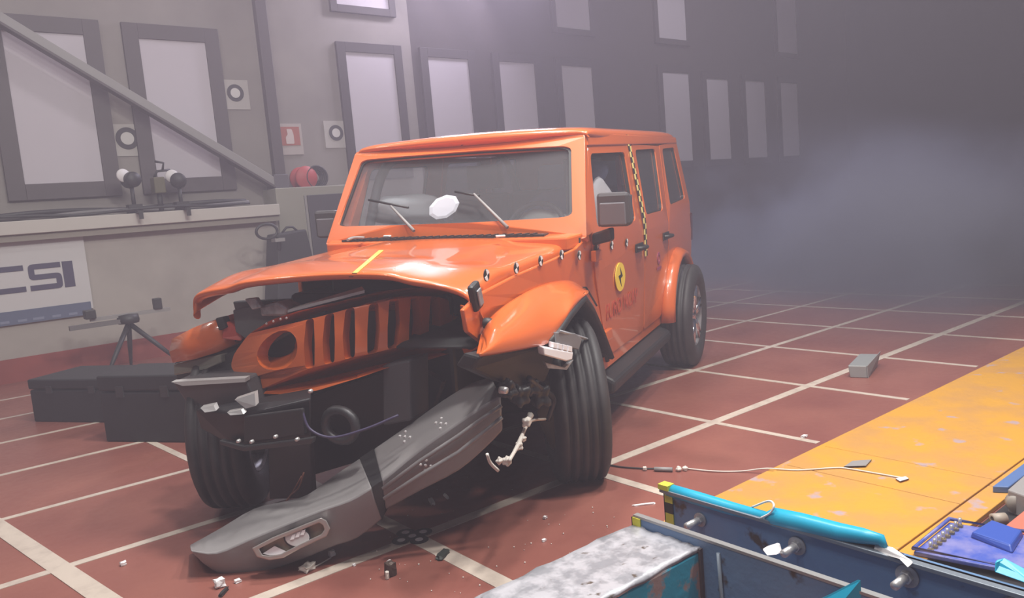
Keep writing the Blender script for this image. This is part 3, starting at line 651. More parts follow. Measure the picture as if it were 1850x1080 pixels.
for k in range(8):
    (a, b), (c_, d) = tp[k], tp[k+1]; q = [hit(hood, a-4, b, .0015)[0], hit(hood, a+4, b, .0015)[0], hit(hood, c_+4, d, .0015)[0], hit(hood, c_-4, d, .0015)[0]]
    if all(q): hexa(bm, q, [p+V((0, 0, .002)) for p in q], 1 if k == 0 else 0)
obj('centre_tape', bm, [YEL, BLK], hood)
# bonnet latch, left
bm = BM(); c = J(857, 535, 'y', .735)
M = Matrix.Translation(c) @ Matrix.Rotation(R_(18), 4, 'Y')
box(bm, (-.035, -.01, -.055), (.035, .02, .055), 0, M); lt = obj('bonnet_latch', bm, BLACKP, CAR, bevel=.012)
bm = BM(); box(bm, (-.018, .02, -.038), (.018, .028, .03), 0, M); obj('latch_window', bm, ALU, lt, bevel=.004)

# fenders (left one in view)
FE = [(838, 560), (846, 600), (872, 620), (900, 585), (960, 545), (1020, 530), (1058, 545), (1080, 600), (1105, 560), (1064, 424), (1042, 448), (1000, 468), (930, 498), (868, 530)]
fn = lambda a, b, d: J(a, b, 'y', .735+.055*max(0, min(1, (a-900)/150)))+V((0, -d, 0))
bm = BM(); plate(bm, [FE], fn, .02); fen = obj('front_fender', bm, ORANGE, CAR, bevel=.006)
bm = BM(); hexa(bm, [(-.80, -.76, .80), (-.40, -.73, .80), (-.40, -.73, 1.08), (-.80, -.76, 1.12)], [(-.80, -.73, .80), (-.40, -.70, .80), (-.40, -.70, 1.08), (-.80, -.73, 1.12)]); obj('front_fender', bm, ORANGE, CAR, bevel=.006)
# folded corner below the latch
bm = BM(); prism(bm, [J(836, 552, 'y', .70), J(868, 560, 'y', .74), J(882, 588, 'y', .76), J(868, 606, 'y', .74), J(842, 600, 'y', .68)], (-.03, -.03, 0)); obj('folded_fender_corner', bm, ORANGE, CAR, bevel=.006)
bm = BM(); c = J(884, 584, 'y', .775); lathe(bm, [(0, .012), (.018, .012), (.022, 0), (.022, -.02)], 14, Matrix.Translation(c)); obj('marker_socket', bm, BLACKP, CAR)
# left flare
inn = [(872, 598), (884, 575), (905, 556), (935, 536), (970, 518), (1005, 508), (1035, 508), (1060, 524), (1074, 548), (1090, 585), (1104, 634)]
out = [(868, 640), (895, 636), (930, 630), (962, 624), (992, 616), (1012, 592), (1030, 565), (1056, 533), (1072, 556), (1088, 592), (1106, 640)]
rows = []
for k, ((a, b), (c_, d)) in enumerate(zip(inn, out)):
    yi = .745+.05*min(1, k/7); I = J(a, b, 'y', yi); O = J(c_, d, 'y', .925 if k < 7 else .925-.03*(k-6)); mid = I.lerp(O, .55)+V((.0, .015, .03 if 0 < k < 7 else .012)); mid2 = I.lerp(O, .85)+V((.0, .018, .022 if 0 < k < 7 else .006))
    rows.append([I, I.lerp(O, .2)+V((0, 0, .014 if 0 < k < 7 else .003)), mid, mid2, O, O+V((-.02, -.012, -.014))])
colz = [bez([r_[k] for r_ in rows[:8]], 4) for k in range(6)]; fine = [bez([c_[j] for c_ in colz], 3) for j in range(len(colz[0]))]
bm = BM(); surf(bm, fine); fl = obj('front_wheel_flare', bm, ORANGE, CAR, smooth=True, solid=.012)
bm = BM(); prism(bm, [rows[0][0], rows[0][2], rows[0][3], rows[0][4], rows[0][4]+V((-.03, -.03, -.005)), rows[0][0]+V((-.03, -.02, -.01))], (-.012, 0, 0)); obj('flare_front_face', bm, ORANGE, fl, bevel=.004)
rows2 = []
for k in range(4, 11):
    O = rows[k][4]; rows2.append([O+V((0, .004, .006)), O+V((-.004, .012, -.02)), O+V((-.02, -.005, -.035)), O+V((-.03, -.12, -.03))])
bm = BM(); surf(bm, rows2); obj('flare_edging', bm, BLACKP, fl, smooth=True, solid=.012)
rows3 = [[V((-.90, .35, .98)), V((-.80, .35, 1.0)), V((-.3, .35, .95)), V((.35, .35, .85))], [V((-.92, .79, .92)), V((-.75, .79, .94)), V((-.3, .76, .93)), V((.35, .70, .86))]]
bm = BM(); surf(bm, rows3); obj('arch_liner', bm, BLACKP, CAR, solid=.01)
bm = BM(); prism(bm, [(-.78, .35, .98), (-.80, .79, .93), (-.98, .79, .80), (-1.20, .78, .44), (-1.12, .35, .40)], (-.03, 0, 0)); obj('arch_rear_liner', bm, BLACKP, CAR)

# mirror
def mirror(s):
    t = empty('door_mirror'); t.parent = CAR; t['label'] = 'dark grey door mirror'
    c = J(1110, 378, 'y', .96) if s > 0 else V((-1.04, -.96, 1.30))
    bm = BM(); hexa(bm, [c+V((.03, -.088, -.088)), c+V((.03, .088, -.088)), c+V((.04, .086, .088)), c+V((.04, -.086, .088))], [c+V((-.07, -.08, -.08)), c+V((-.07, .08, -.08)), c+V((-.06, .076, .078)), c+V((-.06, -.076, .078))]); obj('housing', bm, DGREY, t, bevel=.02)
    bm = BM(); hexa(bm, [c+V((.036, -.068, -.078)), c+V((.036, .068, -.078)), c+V((.044, .066, .035)), c+V((.044, -.066, .035))], [c+V((.02, -.068, -.078)), c+V((.02, .068, -.078)), c+V((.02, .066, .035)), c+V((.02, -.066, .035))]); obj('front_cover', bm, mat('mid_grey_plastic', (.16, .15, .165), .4), t, bevel=.006)
    bm = BM(); box(bm, (-.075, -.074, -.07), (-.068, .074, .068), 0, Matrix.Translation(c)); obj('mirror_glass', bm, CHROME, t)
    bm = BM(); a = V((-.98, s*.80, 1.165)); hexa(bm, [a+V((.06, 0, -.03)), a+V((-.10, 0, -.03)), a+V((-.08, 0, .03)), a+V((.06, 0, .035))], [c+V((.02, -.02*s, -.16)), c+V((-.05, -.02*s, -.16)), c+V((-.05, -.02*s, -.09)), c+V((.02, -.02*s, -.09))]); obj('mirror_foot', bm, BLACKP, t, bevel=.012)
mirror(1); mirror(-1)

# survey stickers on the flank
def xsticker(c, nrm, r, parent, name='target_sticker'):
    nrm = nrm.normalized(); up = V((0, 0, 1)); a = up.cross(nrm).normalized(); b = nrm.cross(a)
    bm = BM(); fnq = lambda u, v, d: c+a*u+b*v+nrm*(.004-d)
    plate(bm, [circ(0, 0, r, 18)], fnq, .004, 0)
    fn2 = lambda u, v, d: c+a*u+b*v+nrm*(.0055-d)
    for q in (0, 2): 
        al = q*math.pi/2+.35; plate(bm, [[(0, 0)]+[(r*.92*math.cos(al+k*math.pi/8), r*.92*math.sin(al+k*math.pi/8)) for k in range(5)]], fn2, .002, 1)
    return obj(name, bm, [BLK, WHITE], parent)
for px, py, yv in ((878, 497, .735), (932, 484, .745), (976, 471, .765), (1014, 460, .785), (1046, 461, .80), (1078, 450, .805), (1105, 443, .805), (1132, 438, .805)):
    xsticker(J(px, py, 'y', yv), V((0, 1, 0)), .025, CAR)
xsticker(J(836, 257, 'x', -1.115)+V((.0, 0, 0)), V((1, 0, .6)), .022, roof)
# yellow disc with bolt
lg = empty('test_logo'); lg.parent = CAR; c = J(1120, 500, 'y', .80); lg.location = c
fq = lambda dd: (lambda u, v, d: V((u, dd-d, v)))
bm = BM(); plate(bm, [circ(0, 0, .105, 36, .085)], fq(.004), .004); obj('yellow_disc', bm, YELD, lg); lg['label'] = 'yellow disc with black lightning mark on the front door'
bm = BM(); plate(bm, [[(-.045, .0), (.005, .06), (-.005, .015), (.045, .01), (-.012, -.06), (.0, -.008)]], fq(.0055), .002); obj('black_bolt_mark', bm, BLK, lg)
def text(name, body, size, M, m, parent):
    cu = bpy.data.curves.new(name, 'FONT'); cu.body = body; cu.size = size; cu.extrude = .0008; cu.align_x = 'CENTER'; cu.align_y = 'CENTER'
    o = bpy.data.objects.new(name, cu); COL.objects.link(o); cu.materials.append(m)
    me = bpy.data.meshes.new_from_object(o); bpy.data.objects.remove(o); o = bpy.data.objects.new(name, me); COL.objects.link(o); o.parent = parent; o.matrix_local = M; o['kind'] = 'stuff'; return o
c = J(1123, 549, 'y', .787); Mt = Matrix.Translation(c+V((0, .008, 0))) @ Matrix(((-1, 0, 0, 0), (0, 0, 1, 0), (0, 1, 0, 0), (0, 0, 0, 1)))
tx = text('door_lettering', 'EURO NCAP', .13, Mt, REDD, CAR)
bm = BM(); c = J(1190, 474, 'y', .80); plate(bm, [circ(0, .03, .045, 20), circ(0, .03, .025, 20)], lambda u, v, d: c+V((u, .004-d, v)), .003); plate(bm, [[(-.06, -.05), (.06, -.05), (.06, -.03), (-.06, -.03)]], lambda u, v, d: c+V((u, .004-d, v)), .003); obj('rear_door_emblem', bm, PURP, CAR)
# checker tape down the B pillar
bm = BM(); 
for k in range(22):
    t_ = k/22; z0 = 1.76-.80*t_; z1 = z0-.80/22
    for h_ in (0, 1):
        xa = -2.03-.05*t_+(.032 if h_ else 0)-.04; f = (k+h_) % 2
        y0, y1 = yb_(z0)+.006, yb_(z1)+.006
        hexa(bm, [(xa, y0, z0), (xa+.032, y0, z0), (xa+.032, y1, z1), (xa, y1, z1)], [(xa, y0-.003, z0), (xa+.032, y0-.003, z0), (xa+.032, y1-.003, z1), (xa, y1-.003, z1)], f)
obj('checker_tape', bm, [mat('pale_yellow_tape', (.72, .62, .22), .5), BLK], CAR)

# ------------------------------------------------------------------ crushed front
gu = [-.26, -.20, 0, .19, .40, .61, .82, 1.01, 1.2]
gp = [J(405, 655, 'x', .30), J(432, 648, 'x', .38), J(513, 625, 'x', .46), J(572, 613, 'x', .45), J(650, 592, 'x', .42), J(728, 574, 'x', .28), J(803, 572, 'x', .06), J(850, 590, 'x', -.12), J(880, 600, 'x', -.25)]
def gc(u):
    for k in range(len(gu)-1):
        if u <= gu[k+1] or k == len(gu)-2:
            t = (u-gu[k])/(gu[k+1]-gu[k]); return gp[k].lerp(gp[k+1], t), (gp[k+1]-gp[k]).normalized()
GUP = V((-.10, .05, 1)).normalized()
def gmap(u, v, d):
    p, t = gc(u); n = GUP.cross(t).normalized(); n = n if n.x > 0 else -n
    bulge = .022*math.cos(min(1, abs(v)/.2)*math.pi/2)
    return p + GUP*v + n*(bulge-d)
go = rnd([(-.215, -.03), (-.20, .03), (-.14, .095), (-.05, .125), (.1, .135), (.3, .13), (.5, .125), (.7, .125), (.9, .12), (1.05, .11), (1.15, .02), (1.10, -.08), (.95, -.14), (.8, -.165), (.6, -.19), (.4, -.205), (.2, -.215), (.0, -.205), (-.1, -.18), (-.18, -.10)], .02, 3)
holes = [circ(-.0, -.015, .098, 26, .082)]
for k in range(7):
    u0 = .165+.098*k; holes.append(rnd([(u0-.025, -.115), (u0+.025, -.115), (u0+.030, -.02), (u0+.022, .09), (u0-.022, .09), (u0-.030, -.02)], .015, 3))
holes.append(circ(.98, -.015, .095, 26))
bm = BM(); plate(bm, [go]+holes, gmap, .055); gr = tag(obj('grille', bm, ORANGE, CAR, bevel=.008), 'bent orange grille with seven upright slots')
# headlamp bowl
rows = []
for r_, dd in ((.100, .0), (.099, .03), (.094, .06), (.084, .075), (.078, .08)):
    rows.append([gmap(r_*math.cos(2*math.pi*k/26)-dd*.75, -.015+r_*(.84-dd*2.2)*math.sin(2*math.pi*k/26)+dd*.40, dd+.004) for k in range(26)])
bm = BM(); surf(bm, rows, close_v=True); obj('headlamp_bowl', bm, ORANGE, gr, smooth=True)
bm = BM(); plate(bm, [circ(-.05, .03, .10, 24, .08)], lambda u, v, d: gmap(u, v, d+.10), .01); obj('headlamp_void', bm, BLACKP, gr)
bm = BM(); plate(bm, [circ(.98, .0, .10, 24)], lambda u, v, d: gmap(u, v, d+.07), .01); obj('headlamp_void', bm, BLACKP, gr)
bm = BM(); plate(bm, [[(.1, -.13), (.9, -.13), (.9, .11), (.1, .11)]], lambda u, v, d: gmap(u, v, d+.075), .02); obj('radiator', bm, mat('radiator_grey', (.10, .11, .115), .5), gr)
bm = BM(); prism(bm, [gmap(.02, .138, .01), gmap(.02, .146, .05), gmap(.42, .150, .05), gmap(.42, .138, .01)], GUP*.012); obj('bonnet_seal_strip', bm, STEEL, gr)
for u_ in (-.06, -.03, .0, .03):
    bm = BM(); c = gmap(u_, .115, -.004); bmesh.ops.create_icosphere(bm, subdivisions=1, radius=.006, matrix=Matrix.Translation(c)); obj('rivet', bm, STEEL, gr)
# engine bay fragments under the raised bonnet
frag = empty('engine_bay_parts'); frag.parent = CAR
def fbox(name, pts, x0, dx, m, parent=CAR, bev=.006):
    bm = BM(); prism(bm, [J(a, b, 'x', x0) for a, b in pts], (dx, 0, 0)); return obj(name, bm, m, parent, bevel=bev)
fbox('lamp_support_panel', [(420, 560), (470, 548), (520, 570), (530, 600), (470, 630), (425, 600)], .36, -.06, mat('support_grey', (.10, .11, .115), .5), frag)
fbox('bracket', [(441, 540), (460, 538), (472, 556), (455, 560)], .40, -.03, ALU, frag)
fbox('cast_housing', [(468, 553), (500, 545), (520, 556), (516, 572), (470, 572)], .38, -.10, ALU, frag, .012)
fbox('cover_plate', [(520, 556), (560, 552), (590, 556), (580, 582), (525, 588)], .33, -.05, mat('warm_grey_cover', (.16, .15, .16), .5), frag)
fbox('battery', [(590, 545), (660, 535), (668, 575), (600, 590)], .10, -.22, BLACKP, frag, .01)
bm = BM(); tube(bm, bez([J(430, 590, 'x', .3), J(470, 570, 'x', .33), J(520, 585, 'x', .31), J(560, 560, 'x', .25), J(640, 545, 'x', .2)], 5), .014, 6); obj('hose', bm, BLACKP, frag, smooth=True)
bm = BM(); tube(bm, bez([J(432, 570, 'x', .33), J(448, 590, 'x', .34), J(480, 580, 'x', .34)], 5), .008, 6); obj('pipe', bm, ALU, frag, smooth=True)
fbox('slam_panel', [(420, 545), (830, 530), (860, 570), (430, 580)], .02, -.05, BLACKP, frag)
# right wing remains
yR = -.90
wing = empty('right_wing'); wing.parent = CAR
ro = []
for (a, b), (c_, d), x0 in (((311, 612), (312, 655), .36), ((345, 594), (345, 650), .38), ((385, 580), (385, 638), .36), ((425, 568), (425, 620), .30)):
    A, B = J(a, b, 'x', x0), J(c_, d, 'x', x0+.03); ro.append([A+V((-.35, 0, .02)), A+V((-.05, 0, .008)), A, A.lerp(B, .5)+V((.02, 0, 0)), B, B+V((-.08, 0, -.005))])
bm = BM(); surf(bm, ro); obj('wing_flare', bm, ORANGE, wing, smooth=True, solid=.012)
bm = BM(); prism(bm, [J(405, 580, 'x', .37), J(418, 585, 'x', .36), J(440, 605, 'x', .33), J(435, 616, 'x', .35), J(400, 612, 'x', .38)], (-.05, 0, 0)); obj('crumpled_edge', bm, mat('deep_red_paint', (.50, .06, .035), .35, coat=.6), wing, bevel=.006)
bm = BM(); prism(bm, [J(388, 575, 'x', .39), J(402, 572, 'x', .38), J(408, 592, 'x', .38), J(395, 598, 'x', .39)], (-.04, 0, 0)); obj('rubber_stop', bm, BLACKP, wing, bevel=.006)
bm = BM(); prism(bm, [J(313, 658, 'x', .375), J(398, 640, 'x', .38), J(400, 655, 'x', .38), J(370, 668, 'x', .385), J(314, 678, 'x', .38)], (-.05, 0, 0)); obj('running_lamp', bm, mat('grey_lens', (.22, .215, .18), .2), wing, bevel=.006)
bm = BM(); prism(bm, [J(395, 645, 'x', .36), J(432, 630, 'x', .34), J(440, 690, 'x', .34), J(400, 690, 'x', .36)], (-.06, 0, 0)); obj('lamp_bracket', bm, BLACKP, wing)
fbox('inner_wing_panel', [(315, 655), (445, 600), (450, 690), (320, 692)], .22, -.04, BLACKP, wing)
# right end of the bumper carrier
rb = empty('bumper_carrier'); rb.parent = CAR
bm = BM(); hexa(bm, [J(311, 690, 'x', .50), J(442, 684, 'x', .52), J(470, 742, 'x', .50), J(350, 748, 'x', .48)], [J(311, 690, 'x', .50)+V((-.22, 0, .02)), J(442, 684, 'x', .52)+V((-.22, 0, .02)), J(470, 742, 'x', .50)+V((-.22, 0, 0)), J(350, 748, 'x', .48)+V((-.22, 0, 0))]); obj('end_cap', bm, DGREY, rb, bevel=.01)
bm = BM(); prism(bm, [J(309, 690, 'x', .505), J(330, 697, 'x', .512), J(443, 690, 'x', .527), J(443, 683, 'x', .525)], (-.03, 0, .004)); obj('edge_strip', bm, mat('light_edge', (.42, .40, .40), .5), rb)
bm = BM(); hexa(bm, [J(352, 738, 'x', .56), J(440, 748, 'x', .62), J(562, 720, 'x', .58), J(562, 700, 'x', .50)], [J(362, 775, 'x', .55), J(420, 806, 'x', .60), J(562, 792, 'x', .57), J(562, 770, 'x', .48)]); obj('crash_beam', bm, mat('beam_black_metal', (.045, .043, .047), .35, .5), rb, bevel=.008)
bm = BM(); prism(bm, [J(362, 737, 'x', .60), J(386, 732, 'x', .60), J(390, 742, 'x', .62), J(370, 745, 'x', .62)], (-.02, 0, .008)); obj('bright_tab', bm, STEEL, rb)
bm = BM(); prism(bm, [J(424, 722, 'x', .61), J(460, 710, 'x', .60), J(462, 733, 'x', .62), J(444, 738, 'x', .62)], (-.02, 0, .008)); obj('bright_tab', bm, STEEL, rb)
bm = BM(); prism(bm, [J(410, 745, 'x', .63), J(436, 740, 'x', .63), J(440, 748, 'x', .64), J(416, 750, 'x', .64)], (-.02, 0, .006)); obj('bright_tab', bm, STEEL, rb)
fbox('beam_face', [(440, 752), (545, 738), (550, 785), (440, 800)], .63, -.02, BLACKP, rb)
fbox('beam_lower_lip', [(395, 795), (440, 806), (565, 790), (562, 802), (440, 816), (398, 804)], .64, -.03, STEELD, rb)
for a, b in ((430, 797), (454, 798), (497, 789), (536, 794), (560, 707)):
    bm = BM(); lathe(bm, [(0, .006), (.006, .006), (.008, 0), (.008, -.01)], 10, Matrix.Translation(J(a, b, 'x', .66)) @ Matrix.Rotation(R_(-90), 4, 'Z')); obj('bolt_head', bm, STEEL, rb)
bm = BM(); c = J(615, 768, 'x', .5); tube(bm, [c+V((0, .075*math.cos(q)-.0, .065*math.sin(q))) for q in [2*math.pi*i/20 for i in range(20)]], .02, 8, closed=True); obj('tow_ring', bm, STEELD, rb, smooth=True)
fbox('skid_plate', [(484, 808), (560, 800), (566, 900), (486, 902)], .36, -.03, mat('skid_grey', (.05, .047, .05), .5), rb)
fbox('radiator_lower_panel', [(560, 715), (740, 655), (800, 690), (760, 800), (560, 860)], .16, -.04, BLACKP, rb)
fbox('frame_horn', [(690, 660), (740, 650), (742, 760), (692, 770)], .34, -.16, mat('frame_grey', (.075, .072, .078), .5), rb, .01)
bm = BM(); tube(bm, bez([J(545, 740, 'x', .62), J(560, 775, 'x', .62), J(600, 790, 'x', .6), J(660, 775, 'x', .56), J(720, 750, 'x', .5)], 6), .006, 6); obj('violet_wire', bm, mat('violet_cable', (.05, .04, .09), .5), rb, smooth=True)
bm = BM(); tube(bm, bez([J(545, 860, 'x', .45), J(528, 890, 'x', .47), J(517, 905, 'x', .5)], 5), .004, 6); tube(bm, bez([J(549, 853, 'x', .45), J(540, 880, 'x', .47), J(524, 895, 'x', .5)], 5), .004, 6); obj('copper_wire', bm, mat('copper_wire', (.30, .12, .08), .5), rb, smooth=True)
# left corner debris: torn plastic, headlamp unit, suspension bits
lc = empty('torn_left_corner'); lc.parent = CAR
bm = BM(); prism(bm, [J(870, 645, 'y', .88), J(985, 622, 'y', .88), J(1002, 648, 'y', .87), J(985, 690, 'y', .85), J(950, 700, 'y', .84), J(900, 690, 'y', .83), J(852, 668, 'y', .82)], (-.06, -.10, 0)); obj('torn_bumper_corner', bm, mat('dark_torn_plastic', (.022, .021, .023), .5), lc, bevel=.012)
M = Matrix.Translation(J(1012, 636, 'y', .945))
bm = BM(); prism(bm, [J(982, 626, 'y', .95), J(1036, 636, 'y', .95), J(1034, 650, 'y', .95), J(1024, 653, 'y', .95), J(984, 642, 'y', .95)], (-.03, -.04, 0)); obj('headlamp_reflector', bm, LAMPG, lc, bevel=.006)
bm = BM()
for k in range(4): hexa(bm, [J(1000+9*k, 618+2*k, 'y', .95), J(1007+9*k, 620+2*k, 'y', .95), J(1007+9*k, 630+2*k, 'y', .95), J(1000+9*k, 628+2*k, 'y', .95)], [p+V((-.02, -.03, 0)) for p in (J(1000+9*k, 618+2*k, 'y', .95), J(1007+9*k, 620+2*k, 'y', .95), J(1007+9*k, 630+2*k, 'y', .95), J(1000+9*k, 628+2*k, 'y', .95))])
obj('lamp_chrome_cells', bm, LAMPG, lc, bevel=.002)
bm = BM(); prism(bm, [J(1005, 600, 'y', .94), J(1040, 602, 'y', .94), J(1052, 612, 'y', .94), J(1046, 632, 'y', .94), J(1004, 620, 'y', .94)], (-.02, -.04, 0)); obj('lamp_housing', bm, mat('housing_grey', (.18, .18, .19), .4), lc, bevel=.004)
bm = BM(); tube(bm, [J(1010, 598, 'y', .94), J(1040, 606, 'y', .93), J(1078, 618, 'y', .90)], .007, 6); obj('lamp_rod', bm, ALU, lc)
bm = BM(); prism(bm, [J(985, 655, 'y', .93), J(1020, 664, 'y', .93), J(1036, 650, 'y', .93), J(1024, 668, 'y', .93), J(990, 665, 'y', .93)], (-.02, -.02, 0)); obj('lamp_lower_trim', bm, ALU, lc)
for k, (a, b, rr) in enumerate(((918, 705, .03), (938, 712, .035), (958, 700, .03), (975, 716, .04))):
    blob('wiring_cluster', J(a, b, 'y', .86), rr, rr, rr*1.2, BLACKP, .35, 10+k, lc)
bm = BM(); lathe(bm, [(0, .01), (.012, .01), (.014, 0), (.014, -.02), (0, -.02)], 12, Matrix.Translation(J(912, 705, 'y', .90))); obj('bolt_head', bm, STEEL, lc)
bm = BM(); tube(bm, bez([J(955, 682, 'y', .87), J(975, 700, 'y', .88), J(1000, 720, 'y', .84), J(990, 760, 'y', .80)], 5), .012, 6); obj('hanging_strut', bm, STEELD, lc, smooth=True)
bm = BM(); tube(bm, bez([J(958, 750, 'y', .84), J(948, 775, 'y', .86), J(935, 805, 'y', .88), J(920, 832, 'y', .9)], 5), [.016, .012, .010, .009, .009, .008, .008, .009, .010, .010, .009, .009, .008, .008, .008, .008], 6); tube(bm, bez([J(947, 778, 'y', .86), J(960, 760, 'y', .85), J(985, 757, 'y', .82)], 4), .006, 6); obj('cream_wiring', bm, WIRE, lc, smooth=True)
for k, (a, b, s_) in enumerate(((952, 762, .022), (938, 806, .018), (946, 792, .012), (916, 832, .020), (902, 832, .014))): blob('connector', J(a, b, 'y', .88), s_, s_*.8, s_*.9, WIRE, .25, 20+k, lc)
bm = BM(); tube(bm, bez([J(880, 820, 'y', .93), J(886, 836, 'y', .93), J(900, 850, 'y', .94)], 4), .006, 6); obj('cable_end', bm, WIRE, lc, smooth=True)

# ------------------------------------------------------------------ crash test dummy at the wheel
dm = bpy.data.meshes.new('crash_test_dummy'); sk = [(V((-1.78, .37, .98)), .15), (V((-1.80, .37, 1.18)), .15), (V((-1.78, .37, 1.36)), .13), (V((-1.80, .46, 1.42)), .055), (V((-1.79, .54, 1.49)), .085), (V((-1.78, .58, 1.56)), .095), (V((-1.78, .59, 1.61)), .06),
  (V((-1.74, .58, 1.34)), .06), (V((-1.55, .60, 1.14)), .048), (V((-1.28, .50, 1.20)), .035), (V((-1.74, .16, 1.34)), .06), (V((-1.55, .14, 1.14)), .048), (V((-1.28, .24, 1.20)), .035),
  (V((-1.40, .47, 1.02)), .075), (V((-1.12, .47, .82)), .05), (V((-1.40, .27, 1.02)), .075), (V((-1.12, .27, .82)), .05)]
ed = [(0, 1), (1, 2), (2, 3), (3, 4), (4, 5), (5, 6), (2, 7), (7, 8), (8, 9), (2, 10), (10, 11), (11, 12), (0, 13), (13, 14), (0, 15), (15, 16)]
dm.from_pydata([CARM @ p for p, _ in sk], ed, []); do = bpy.data.objects.new('crash_test_dummy', dm); COL.objects.link(do); dm.materials.append(DUMMYB)
md = do.modifiers.new('skin', 'SKIN'); md.use_smooth_shade = True
for i, (_, r0) in enumerate(sk): dm.skin_vertices[0].data[i].radius = (r0, r0)
dm.skin_vertices[0].data[0].use_root = True
do.modifiers.new('sub', 'SUBSURF').levels = 1
tag(do, 'blue crash test dummy seated at the wheel behind the front door window', 'dummy')

# ================================================================== TORN-OFF BUMPER
ST = [((385, 1030), (344, 994), (342, 985)), ((412, 1041), (391, 998), (400, 952)), ((470, 1035), (450, 974), (460, 917)), ((540, 1013), (520, 945), (517, 904)), ((600, 988), (580, 921), (556, 892)),
      ((645, 972), (632, 903), (608, 855)), ((690, 937), (672, 880), (650, 827)), ((696, 921), (690, 868), (675, 810)), ((760, 886), (758, 812), (740, 765)), ((830, 849), (825, 765), (800, 722)), ((880, 806), (870, 735), (850, 692)), ((908, 777), (905, 715), (888, 680))]
nS = len(ST)
bmp_o = PX(400, 1041, 3.08)
BU = empty('torn_bumper', bmp_o, 'long dark grey front bumper torn off and lying with one end on the floor', 'car bumper')
BI = Matrix.Translation(-bmp_o)
def bd(i): return 3.08 - .07*(i/(nS-1))
def bsec(i):
    b, f, t = ST[i]; d = bd(i); q = .03 if i >= 7 else 0
    B = PX(b[0], b[1], d+.06+q); F = PX(f[0], f[1], d+q); T = PX(t[0], t[1], d+.24)
    Mid = F.lerp(B, .45) - _f*.012
    return [p-bmp_o for p in (T, F, Mid, B, B+_f*.13, T+_f*.02-_u*.03)]
def loftb(i0, i1):
    bm = BM(); sec = [bsec(i) for i in range(i0, i1+1)]; cols = [bez([q[k] for q in sec], 3) if len(sec) > 2 else [q[k] for q in sec] for k in range(6)]
    rows = [[c[j] for c in cols] for j in range(len(cols[0]))]; Vv = surf(bm, rows, close_v=True)
    bm.faces.new(Vv[0][::-1]); bm.faces.new(Vv[-1])
    for r_ in Vv:
        pass
    for a, b in zip(Vv, Vv[1:]):
        for k in (0, 1, 3, 4, 5):
            e_ = bm.edges.get((a[k], b[k])); e_.smooth = False
    for e_ in list(bm.faces)[-1].edges[:]+list(bm.faces)[-2].edges[:]: e_.smooth = False
    return bm
bend = obj('bumper_end', loftb(0, 6), BUMPG, BU, bevel=.010)
bmid = obj('bumper_middle', loftb(7, 11), BUMPG, BU, bevel=.008)
obj('bumper_joint', loftb(6, 7), BLACKP, BU)
# ribs along the middle
for k, tt in enumerate((.28, .62)):
    pts = []
    for i in range(7, 12):
        b, f, t = ST[i]; pts.append(PX(f[0]+(b[0]-f[0])*tt, f[1]+(b[1]-f[1])*tt, bd(i)+.012)-bmp_o)
    bm = BM(); tube(bm, pts, .009, 6); obj('rib', bm, BUMPG, BU, smooth=True)
# fog lamp
FB = [(455, 990), (491, 971), (552, 946), (580, 935), (590, 940), (597, 955), (590, 969), (546, 989), (512, 1008), (487, 1012), (464, 1006)]
FI = [(468, 991), (500, 975), (550, 955), (577, 944), (584, 949), (586, 957), (580, 965), (545, 981), (508, 1000), (488, 1004), (474, 1002)]
bd0 = 3.02
fg = empty('fog_lamp', PX(530, 970, bd0)-bmp_o); fg.parent = BU; fo = PX(530, 970, bd0)
fnf = lambda dd: (lambda u, v, d: PX(u, v, bd0+dd+d)-fo)
bm = BM(); plate(bm, [FB, FI], fnf(0), .035); obj('bezel', bm, mat('satin_bezel', (.50, .46, .44), .3, .6), fg, bevel=.004)
bm = BM(); plate(bm, [FI], fnf(.03), .02); obj('recess', bm, TAN, fg)
bm = BM(); plate(bm, [[(474, 1000), (496, 986), (520, 997), (506, 1001), (488, 1003)]], fnf(.015), .01); obj('lower_reflector', bm, mat('white_reflector', (.85, .80, .84), .3), fg)
bm = BM(); plate(bm, [circ(537, 971, 25, 20, 19)], fnf(.012), .02); obj('lens_ring', bm, STEELD, fg)
bm = BM(); plate(bm, [circ(537, 971, 22, 20, 16)], fnf(.008), .01); obj('lens', bm, mat('pale_lens', (.62, .61, .62), .12), fg, bevel=.003)
bm = BM()
for k in range(3): plate(bm, [[(524+9*k, 975-4*k), (528+9*k, 966-4*k), (534+9*k, 964-4*k), (531+9*k, 974-4*k)]], fnf(.005), .004)
obj('lens_facets', bm, mat('bright_lens', (.92, .92, .95), .15), fg)
# five-dot survey marks
for k, (a, b, tgt) in enumerate(((732, 789, bmid), (769, 840, bmid), (797, 765, bmid))):
    bm = BM()
    for du, dv in ((0, 0), (9, 1), (-9, -1), (1, -9), (-1, 9)):
        p, nn = hit(tgt, a+du, b+dv, .001, False)
        if p: bmesh.ops.create_icosphere(bm, subdivisions=1, radius=.0068, matrix=Matrix.Translation(p))
    obj('dot_marker', bm, WHITE, BU)

